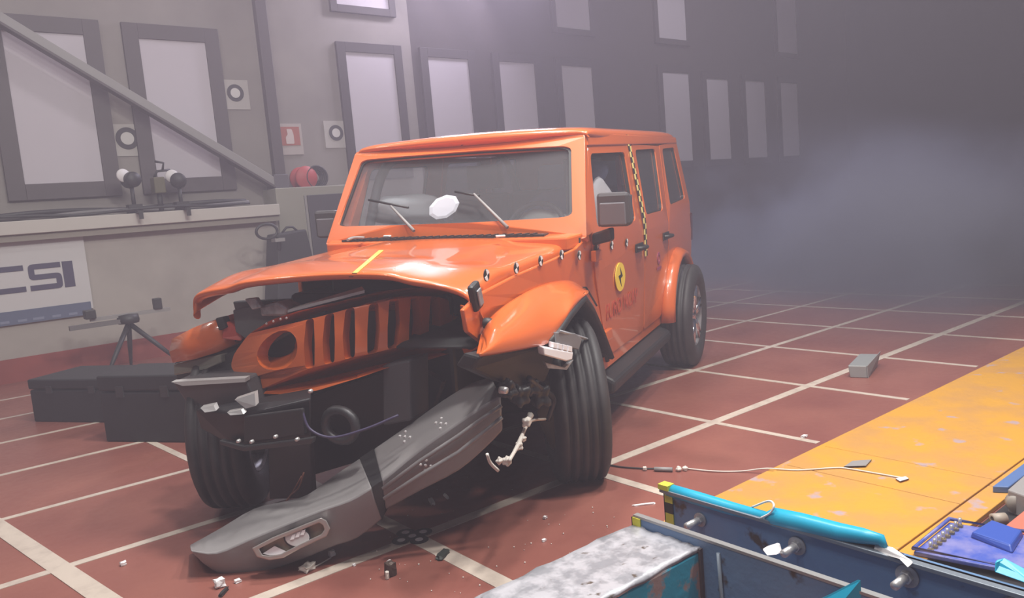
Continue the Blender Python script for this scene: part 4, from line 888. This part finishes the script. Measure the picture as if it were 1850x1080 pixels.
# ================================================================== BARRIER TROLLEY (foreground)
ZT = .35
XB, XF = .40, .145
BR = empty('barrier_trolley', (XF, -1.1, 0), 'blue steel barrier frame with scraped block and bolts in the foreground', 'barrier')
bo = V((XF, -1.1, 0))
def bpart(name, bm, m, parent=BR, **k):
    for v in bm.verts: v.co -= bo
    return obj(name, bm, m, parent, **k)
yL = W(1192, 885, 'z', ZT).y
bm = BM(); box(bm, (XB, -4.5, .02), (XB+.02, yL, ZT)); bpart('rear_beam_web', bm, NAVY)
bm = BM(); box(bm, (XB-.022, -4.5, ZT-.012), (XB+.012, yL+.01, ZT)); bpart('rear_beam_flange', bm, mat('grey_blue_edge', (.20, .23, .27), .4, .4), bevel=.002)
bm = BM(); box(bm, (XB-.10, -4.5, .03), (XB, yL, .05)); bpart('rear_beam_foot', bm, NAVY)
yF = W(1135, 935, 'z', ZT+.005).y
bm = BM(); box(bm, (XF, -4.5, .0), (XF+.015, yF, ZT+.005)); fb = bpart('front_beam_web', bm, NAVY)
bm = BM(); box(bm, (XF-.002, -4.5, ZT), (XF+.018, yF, ZT+.008)); bpart('front_beam_edge', bm, mat('worn_bare_edge', (.34, .34, .34), .4, .5))
for k in range(2):
    y_ = -1.42-.5*k
    bm = BM(); prism(bm, [(XF, y_-.30, ZT-.02), (XF, y_-.30, .02), (XF-.30, y_-.30, .02)], (0, .015, 0)) if k else tube(bm, [(XF-.005, y_-.04, ZT-.02), (XF-.006, y_-.045, .18), (XF-.008, y_-.12, .08)], .006, 6)
    bpart('gusset_plate' if k else 'weld_bead', bm, CYAN if k else mat('weld_grey', (.25, .30, .36), .4, .4))
# hazard tape on the beam ends
YEL2 = mat('lemon_tape', (.62, .58, .05), .5)
def haz(x, y, zs, wd):
    for k, (z0, z1) in enumerate(zs):
        bm = BM(); box(bm, (x-.004, y-wd, z0), (x, y+.004, z1)); bpart('hazard_tape', bm, YEL2 if k % 2 == 0 else BLK)
    bm = BM(); box(bm, (x-.004, y+.002, zs[-1][0]), (x+.02, y+.006, zs[0][1])); bpart('hazard_tape_end', bm, BLK)
haz(XB-.001, yL, [(.30, .338), (.262, .30), (.224, .262), (.18, .224)], .032)
haz(XF-.001, yF, [(.31, .35), (.28, .31), (.24, .28)], .03)
bm = BM(); box(bm, (XB-.024, yL-.03, ZT+.0), (XB+.012, yL+.012, ZT+.018)); bpart('hazard_tape', bm, YEL2)
# bolts through the rear beam
def bolt(px, py, rw):
    c = W(px, py, 'x', XB); t = empty('bolt', c-bo); t.parent = BR
    RX = Matrix.Rotation(R_(90), 4, 'Z')
    bm = BM(); lathe(bm, [(.012, .0), (rw, 0), (rw, .006), (.012, .006)], 26, RX); obj('washer', bm, ALU, t, bevel=.001)
    bm = BM(); lathe(bm, [(0, .0), (rw*.58, 0), (rw*.58, .018), (0, .018)], 6, RX, smooth=False); obj('nut', bm, STEEL, t, bevel=.001)
    bm = BM(); tube(bm, [(0, 0, 0), (-.03, 0, 0), (-.075, 0, 0)], .012, 12); obj('threaded_rod', bm, STEEL, t, smooth=True)
bolt(1266, 938, .024); bolt(1441, 985, .028); bolt(1640, 1040, .031); bolt(1835, 1100, .031)
# scraped block
y1 = W(1128, 952, 'z', ZT-.025).y; y0 = W(1272, 985, 'z', ZT-.025).y
ZB = ZT-.025
bm = BM(); box(bm, (-3.0, y0, 0), (XF, y1, ZB-.012)); bpart('block_body', bm, CYANP, bevel=.006)
rows = []
rg = random.Random(4)
for i in range(40):
    x = XF-.002-i*.05; rows.append([V((x+rg.uniform(-.006, .006), y1-(y1-y0)*k/12+(rg.uniform(-.010, .006) if k == 0 else rg.uniform(-.003, .003)), ZB+rg.uniform(-.0035, .0035))) for k in range(13)])
bm = BM(); surf(bm, rows); bpart('scraped_top_sheet', bm, SILV, smooth=True, solid=.012)
bm = BM(); box(bm, (XF-.012, y0-.008, 0), (XF+.0, y0+.008, ZB)); bpart('corner_weld', bm, FRAME)
# torn cyan facing sheet rolled over the rear beam
pts = [(1207, 884), (1260, 900), (1320, 918), (1385, 934), (1400, 934), (1450, 945), (1520, 962), (1560, 968), (1592, 975), (1602, 992)]
rad = [.022, .023, .022, .017, .029, .030, .027, .022, .016, .006]
bm = BM(); P_ = [W(a, b, 'x', XB+.004) for a, b in pts]
tube(bm, P_, rad, 14); bpart('rolled_cyan_sheet', bm, CYAN, smooth=True)
bm = BM(); c = W(1397, 918, 'x', XB+.02); tube(bm, bez([W(1358, 916, 'x', XB+.01), W(1388, 905, 'x', XB+.01), W(1398, 912, 'x', XB-.012), W(1392, 926, 'x', XB-.02), W(1374, 936, 'x', XB-.018)], 6), .0035, 6); bpart('torn_pale_rim', bm, WHITE, smooth=True)
bm = BM(); prism(bm, [W(1385, 940, 'x', XB+.012), W(1600, 985, 'x', XB+.012), W(1640, 1005, 'x', XB+.012), W(1600, 1003, 'x', XB+.012), W(1400, 953, 'x', XB+.012)], (.004, 0, 0)); bpart('torn_navy_sheet', bm, mat('deep_navy', (.02, .035, .09), .4))
bm = BM(); prism(bm, [W(1580, 985, 'x', XB), W(1612, 992, 'x', XB), W(1648, 1018, 'x', XB-.03), W(1640, 1025, 'x', XB-.04), W(1625, 1010, 'x', XB-.03), W(1578, 996, 'x', XB-.01)], (.005, 0, .004)); bpart('torn_foil', bm, STEEL, bevel=.002)
bm = BM(); prism(bm, [W(1797, 1016, 'x', XB+.03), W(1812, 1012, 'x', XB+.05), W(1865, 1040, 'x', XB+.05), W(1865, 1058, 'x', XB+.02), W(1796, 1034, 'x', XB+.02)], (.01, 0, .004)); bpart('cyan_shard', bm, CYAN, bevel=.004)
bm = BM(); prism(bm, [W(1375, 992, 'x', XB-.08), W(1400, 984, 'x', XB-.06), W(1405, 1003, 'x', XB-.08), W(1385, 1004, 'x', XB-.1)], (.03, 0, 0)); bpart('white_foam_lump', bm, WHITE, bevel=.006)
# front wheel-side cyan gusset in the corner
bm = BM(); prism(bm, [W(1480, 1082, 'x', XF-.02), W(1550, 1046, 'x', XF-.0), W(1552, 1110, 'x', XF-.0), W(1480, 1130, 'x', XF-.05)], (.0, -.008, 0)); bpart('cyan_gusset', bm, CYAN, bevel=.002)

# ================================================================== YELLOW PLATFORM
PZ = .022
YP = empty('yellow_platform', (1.2, -.67, 0), 'worn yellow steel platform plates on the floor at right', 'platform')
yo = V((1.2, -.67, 0))
ye = W(1560, 764, 'z', PZ).y; ys = W(1740, 908, 'z', PZ).y; xs = [XB+.03, W(1505, 858, 'z', PZ).x, W(1655, 838, 'z', PZ).x, 4.6, 7.0, 10.0]
for a, b in zip(xs, xs[1:]):
    bm = BM(); box(bm, (a+.0025, ys+.004, 0), (b-.0025, ye-.035, PZ)); [setattr(v, 'co', v.co-yo) for v in bm.verts]; obj('plate', bm, YPLATE, YP, bevel=.003)
bm = BM(); box(bm, (xs[0], ye-.03, 0), (10, ye, PZ-.006)); [setattr(v, 'co', v.co-yo) for v in bm.verts]; obj('edge_strip', bm, YPLATE, YP, bevel=.002)
yr = W(1790, 920, 'z', PZ).y
for a, b in ((XB+.03, 1.9), (1.9, 4.0), (4.0, 9.0)):
    bm = BM(); box(bm, (a+.0025, yr, 0), (b-.0025, ys-.004, PZ)); [setattr(v, 'co', v.co-yo) for v in bm.verts]; obj('plate', bm, YPLATE, YP, bevel=.003)
bm = BM(); box(bm, (XB+.03, yr-.32, .0), (9, yr-.01, .006)); [setattr(v, 'co', v.co-yo) for v in bm.verts]; obj('dark_gap_strip', bm, BLACKP, YP)  # flat black strip put in for the dark gap beside the plates

# blue tray with bolts, clamp and other gear on the platform
zt = .05
ta, tb, tc_, td = W(1650, 990, 'z', zt), W(1715, 937, 'z', zt), W(1868, 962, 'z', zt), W(1868, 1032, 'z', zt)
TR = empty('blue_parts_tray', V((ta.x, ta.y, PZ)), 'scuffed blue plastic tray on the yellow platform behind the barrier', 'tray'); to = V((ta.x, ta.y, PZ))
dz = V((0, 0, PZ-zt+.001))
bm = BM(); hexa(bm, [p-to+dz for p in (ta, tb, tc_, td)], [p-to-V((0, 0, .012)) for p in (ta, tb, tc_, td)]); obj('tray_base', bm, TRAYB, TR, bevel=.004)
bm = BM(); tube(bm, [p-to for p in (ta, tb, tc_, td)], .008, 8, closed=True); obj('tray_rim', bm, TRAYB, TR)
bm = BM(); hexa(bm, [W(a, b, 'z', zt)-to-V((0, 0, .012)) for a, b in ((1752, 965), (1790, 940), (1850, 962), (1830, 995))], [W(a, b, 'z', zt)-to+V((0, 0, .012)) for a, b in ((1756, 966), (1792, 944), (1846, 963), (1826, 990))]); obj('tray_pad', bm, mat('royal_blue_pad', (.04, .09, .40), .35), TR, bevel=.006)
for k in range(8):
    c = W(1681+7.6*k, 985-6.2*k, 'z', zt+.01); h = empty('tray_bolt', (c.x, c.y, zt-.011), ['nearest', 'second', 'third', 'fourth', 'fifth', 'sixth', 'seventh', 'farthest'][k]+' steel bolt of the row along the blue tray edge', 'bolt', 'bolts on the blue tray')
    bm = BM(); lathe(bm, [(0, .006), (.011, .006), (.011, -.002), (0, -.002)], 6, Matrix.Translation((0, 0, .006)) @ Matrix.Rotation(R_(-90), 4, 'X'), smooth=False); obj('head', bm, BRASS, h)
    bm = BM(); lathe(bm, [(0, .026), (.006, .026), (.006, 0), (0, 0)], 10, Matrix.Translation((0, 0, .008)) @ Matrix.Rotation(R_(90), 4, 'X')); obj('shank', bm, STEEL, h)
zz = .10
c = W(1838, 900, 'z', .05); t = empty('steel_clamp', (c.x, c.y, .006), 'grey steel clamp block at the right edge above the blue tray', 'clamp'); co_ = V((c.x, c.y, .006))
bm = BM(); prism(bm, [W(a, b, 'z', .10)-co_ for a, b in ((1820, 884), (1850, 858), (1900, 870), (1880, 905))], (0, 0, -.094)); obj('clamp_block', bm, GREYM, t, bevel=.006)
bm = BM(); lathe(bm, [(0, .04), (.035, .04), (.038, 0), (0, 0)], 20, Matrix.Translation(W(1835, 905, 'z', .05)-co_) @ Matrix.Rotation(R_(120), 4, 'Z')); obj('clamp_screw', bm, mat('putty_steel', (.30, .27, .24), .5), t)
bm = BM(); a, b = W(1793, 878, 'z', .05), W(1850, 836, 'z', .05); tag(obj('blue_bar', prism(bm, [a, b, b+V((.03, -.05, 0)), a+V((.03, -.05, 0))], (0, 0, -.028)), mat('bar_blue', (.09, .16, .36), .4), bevel=.004), 'short blue painted bar lying on the yellow platform edge', 'bar')
bm = BM(); p4 = [W(a, b, 'z', .045) for a, b in ((1815, 950), (1850, 922), (1900, 935), (1880, 975))]; o = tag(obj('salmon_plate', prism(bm, p4, (0, 0, -.036)), PINKP, bevel=.003), 'salmon red plate at the right edge beside the blue tray', 'plate')
c = W(1802, 937, 'z', .03); t = empty('pipe_stub', (c.x, c.y, .006), 'short pipe stub between yellow platform and blue tray', 'pipe')
bm = BM(); lathe(bm, [(.012, .02), (.022, .02), (.022, -.03), (.012, -.03), (.012, .02)], 16, Matrix.Translation((0, 0, .023)) @ Matrix.Rotation(R_(50), 4, 'Z')); obj('pipe_wall', bm, mat('putty_pipe', (.36, .30, .25), .5), t, smooth=True)
bm = BM(); box(bm, (-.03, -.01, 0), (.03, .01, .012)); obj('pipe_cradle', bm, BLACKP, t)

# grey wedge box on the far floor lines
a = W(1536, 682, 'z', 0); b = W(1567, 683, 'z', 0); c = W(1583, 660, 'z', 0)
t = empty('floor_block', a, 'small grey metal block standing on the floor line beyond the platform', 'block')
e1 = b-a; e2 = c-b; n_ = V((0, 0, .085))
bm = BM(); hexa(bm, [V((0, 0, 0)), e1, e1+e2*.8, e2*.8], [n_-e1*.12, n_+e1*.98, n_+e1*1.25+e2*1.0, n_+e2*1.0]); obj('block_shell', bm, mat('pale_metal_block', (.30, .31, .31), .45, .3), t, bevel=.006)
bm = BM(); hexa(bm, [e1*1.02, e1*1.06, e1*1.1+e2*.9, e1*1.05+e2*.9], [n_+e1*1.0, n_+e1*1.03, n_*1.25+e1*1.3+e2*1.0, n_*1.25+e1*1.27+e2*1.0]); obj('side_flap', bm, GREYM, t)

# cable with connectors across floor and platform
def fw_(px, py, z=.006): return W(px, py, 'z', z)
t = empty('sensor_cable', W(1300, 850, 'z', 0), 'thin pale sensor cable trailing from the tyre over the yellow platform', 'cable'); so = W(1300, 850, 'z', 0)
pts = [fw_(1240, 846), fw_(1290, 851), fw_(1340, 851)] + [fw_(a, b, PZ+.005) for a, b in ((1385, 846), (1440, 849), (1505, 845), (1530, 846), (1590, 856), (1636, 864))]
bm = BM(); tube(bm, [p-so for p in bez(pts, 5)], .0035, 6); obj('pale_wire', bm, WIRE, t, smooth=True)
bm = BM(); tube(bm, [p-so for p in bez([fw_(1093, 838), fw_(1120, 843), fw_(1160, 846), fw_(1190, 846)], 5)], .004, 6); obj('dark_wire', bm, BLACKP, t, smooth=True)
bm = BM(); tube(bm, [fw_(1182, 847, .012)-so, fw_(1215, 848, .012)-so], .011, 8); obj('grey_sleeve', bm, GREYM, t)
for a, b, s_ in ((1226, 847, .014), (1238, 846, .013), (1095, 836, .014), (1165, 846, .011)): blob('connector', fw_(a, b, .012)-so, s_, s_, s_, WIRE, .15, int(a), t)
bm = BM(); c = fw_(1550, 838, PZ+.006)-so; hexa(bm, [fw_(a, b, PZ+.001)-so for a, b in ((1524, 843), (1540, 832), (1575, 830), (1565, 842))], [fw_(a, b, PZ+.010)-so for a, b in ((1525, 842), (1541, 832), (1574, 830), (1564, 841))]); obj('grey_tape_patch', bm, GREYM, t)
bm = BM(); hexa(bm, [fw_(a, b, PZ+.001)-so for a, b in ((1618, 864), (1636, 860), (1642, 864), (1626, 869))], [fw_(a, b, PZ+.010)-so for a, b in ((1618, 864), (1636, 860), (1642, 864), (1626, 869))]); obj('white_plug', bm, WHITE, t)

# floor target on the crossing of the two broad lines
c = W(745, 970, 'z', 0); t = empty('floor_target', c, 'black survey target with white dots on the crossing of the floor lines', 'marker')
d1 = V((1, 0, 0)); d2 = V((0, 1, 0))
bm = BM()
for dx, dy in ((0, 0), (.055, 0), (-.055, 0), (0, .055), (0, -.055)): plate(bm, [circ(dx, dy, .040, 18)], lambda u, v, d, k=dx+dy: V((u, v, .0050+.0002*abs(k)-d)), .0018)
obj('black_pad', bm, BLK, t)
bm = BM()
for dx, dy in ((0, 0), (.055, 0), (-.055, 0), (0, .055), (0, -.055)): plate(bm, [circ(dx, dy, .017, 14)], lambda u, v, d: V((u, v, .0068-d)), .0012)
obj('white_dots', bm, WHITE, t)

# debris on the floor
def chunk(name, px, py, sx, sy, sz, m, label, seed, cat='debris', rz=0):
    c = W(px, py, 'z', 0); bm = BM(); bmesh.ops.create_cube(bm, size=1); bmesh.ops.subdivide_edges(bm, edges=bm.edges[:], cuts=2, use_grid_fill=True); rg = random.Random(seed)
    for v in bm.verts: v.co = V(((v.co.x+rg.uniform(-.12, .12))*sx, (v.co.y+rg.uniform(-.12, .12))*sy, (v.co.z+.62+rg.uniform(-.1, .1))*sz))
    zmin = min(v.co.z for v in bm.verts)
    for v in bm.verts: v.co.z -= zmin
    o = obj(name, bm, m, bevel=.002); o.location = (c.x, c.y, .0); o.rotation_euler = (0, 0, rz); return tag(o, label, cat, 'debris on the floor')
chunk('white_fragment', 398, 1060, .035, .03, .03, WHITE, 'white plastic fragment below the bumper tip', 1)
chunk('dark_clip', 405, 1072, .06, .012, .012, BLACKP, 'dark clip beside the white fragment below the bumper tip', 2, rz=.8)
chunk('pink_chip', 430, 1052, .022, .016, .012, WHITE, 'pale chip just right of the white fragment', 3)
chunk('white_block', 556, 1030, .055, .04, .022, WIRE, 'cream connector block below the fog lamp', 4, rz=.4)
chunk('pale_chip', 600, 1005, .022, .02, .024, WHITE, 'small white chip at the end of the connector wire', 5)
bm = BM(); tube(bm, bez([fw_(568, 1024), fw_(583, 1016), fw_(598, 1007)], 4), .003, 6); tag(obj('connector_wire', bm, WIRE, smooth=True), 'short thin wire between connector block and white chip', 'wire', 'debris on the floor')
chunk('bolt_fragment', 706, 1040, .035, .03, .05, mat('dark_brown_metal', (.08, .055, .045), .5, .3), 'upright dark bolt with white cap near the floor target', 6)
chunk('white_bead', 704, 1022, .018, .018, .02, WHITE, 'white cap piece lying behind the dark bolt', 7)
chunk('cream_peg', 700, 1046, .012, .012, .028, WIRE, 'cream peg in front of the dark bolt', 8)
chunk('dark_scrap', 800, 1005, .07, .03, .015, mat('dark_green_scrap', (.03, .035, .03), .5), 'flat dark scrap on the broad line right of the floor target', 9, rz=.5)
chunk('white_strip', 780, 908, .07, .022, .012, WHITE, 'white curled strip on the floor under the bumper middle', 10, rz=1.2)
chunk('white_strip', 806, 898, .06, .012, .010, WHITE, 'straight white strip right of the curled strip', 11, rz=1.3)
chunk('white_pebble', 985, 937, .014, .014, .012, WHITE, 'tiny white crumb on the floor left of the barrier', 12)
chunk('white_pebble', 223, 1021, .022, .018, .016, WHITE, 'small white crumb on the floor at far left', 13)
chunk('white_pebble', 983, 978, .016, .012, .010, WHITE, 'tiny cream crumb on the floor beside the scraped block', 14)
chunk('pale_sliver', 1163, 912, .09, .010, .006, WHITE, 'thin pale sliver between the two barrier beams and the tyre', 15, rz=-.6)
chunk('white_pebble', 1453, 790, .03, .02, .012, WHITE, 'white chip on the floor at the yellow platform edge', 16)
chunk('white_pebble', 640, 1022, .012, .010, .008, WHITE, 'tiny crumb near the bumper corner', 17)
rg = random.Random(99)
bm = BM()
for k in range(80):
    px, py = rg.uniform(600, 1130), rg.uniform(830, 1080); c = W(px, py, 'z', .003); r_ = rg.uniform(.0012, .0038)
    bmesh.ops.create_icosphere(bm, subdivisions=1, radius=r_, matrix=Matrix.Translation(c))
tag(obj('crumbs', bm, WIRE), 'tiny pale crumbs scattered over the red floor', 'debris', None, 'stuff')

# ================================================================== SMOKE AND HAZE
def volume(name, lo, hi, dens, col, label, smoke=False, aniso=.2):
    bm = BM(); box(bm, lo, hi); M = bpy.data.materials.new(name); M.use_nodes = True; nt = M.node_tree
    for n in list(nt.nodes): nt.nodes.remove(n)
    out = nt.nodes.new('ShaderNodeOutputMaterial'); pv = nt.nodes.new('ShaderNodeVolumeScatter')
    pv.inputs['Color'].default_value = (*col, 1); pv.inputs['Density'].default_value = dens; pv.inputs['Anisotropy'].default_value = aniso
    if smoke:
        ab = nt.nodes.new('ShaderNodeVolumeAbsorption'); ab.inputs['Color'].default_value = (.25, .25, .4, 1); ad = nt.nodes.new('ShaderNodeAddShader')
        nt.links.new(pv.outputs[0], ad.inputs[0]); nt.links.new(ab.outputs[0], ad.inputs[1]); nt.links.new(ad.outputs[0], out.inputs['Volume'])
    else: nt.links.new(pv.outputs[0], out.inputs['Volume'])
    if smoke:
        tc = nt.nodes.new('ShaderNodeTexCoord'); n = nt.nodes.new('ShaderNodeTexNoise'); n.inputs['Scale'].default_value = .42; n.inputs['Detail'].default_value = 3
        nt.links.new(tc.outputs['Object'], n.inputs['Vector'])
        sx = nt.nodes.new('ShaderNodeSeparateXYZ'); nt.links.new(tc.outputs['Object'], sx.inputs[0])
        def mrange(src, a, b, c, d):
            q = nt.nodes.new('ShaderNodeMapRange'); q.interpolation_type = 'SMOOTHSTEP'; nt.links.new(src, q.inputs[0])
            for i, v in enumerate((a, b, c, d)): q.inputs[i+1].default_value = v
            return q.outputs[0]
        def mul(a, b):
            q = nt.nodes.new('ShaderNodeMath'); q.operation = 'MULTIPLY'; nt.links.new(a, q.inputs[0])
            if isinstance(b, (int, float)): q.inputs[1].default_value = b
            else: nt.links.new(b, q.inputs[1])
            return q.outputs[0]
        def add(a, b):
            q = nt.nodes.new('ShaderNodeMath'); q.operation = 'ADD'; nt.links.new(a, q.inputs[0]); nt.links.new(b, q.inputs[1]); return q.outputs[0]
        ztop = add(sx.outputs[2], mul(mrange(n.outputs['Fac'], .32, .68, .9, -.50), 1.0))
        zf = mrange(ztop, .1, 1.6, 1, 0); xf = mrange(sx.outputs[0], lo[0], lo[0]+3.5, 0, 1); nf = mrange(n.outputs['Fac'], .32, .62, .12, 1)
        dn = mul(mul(mul(zf, xf), nf), dens); nt.links.new(dn, pv.inputs['Density']); nt.links.new(mul(dn, .55), ab.inputs['Density'])
    else:
        tc = nt.nodes.new('ShaderNodeTexCoord'); sx = nt.nodes.new('ShaderNodeSeparateXYZ'); nt.links.new(tc.outputs['Object'], sx.inputs[0])
        q = nt.nodes.new('ShaderNodeMapRange'); q.interpolation_type = 'SMOOTHSTEP'; nt.links.new(sx.outputs[0], q.inputs[0])
        for i, v in enumerate((5.0, 11.0, dens, dens*.06)): q.inputs[i+1].default_value = v
        nt.links.new(q.outputs[0], pv.inputs['Density'])
    M.cycles.volume_step_rate = .9 if smoke else 3.0
    o = obj(name, bm, M); tag(o, label, 'smoke' if smoke else 'haze', None, 'stuff'); o.display_type = 'WIRE'; return o
volume('drifting_smoke', (3.6, -.5, .01), (16.8, 6.9, 2.1), 1.5, (.44, .46, .70), 'blue grey smoke drifting low over the far floor behind the car', True)
volume('thin_haze', (-5, -5, .012), (17.1, 6.99, 7.5), .023, (.92, .82, .99), 'thin mauve haze filling the hall')
area('smoke_fill_light', (9.0, 3.0, 6.8), (9.5, 3.4, 0), .8, .5, 44, (.76, .80, 1), R_(80))  # added lamp that brightens the smoke
S.cycles.max_bounces = 6; S.cycles.adaptive_threshold = .03
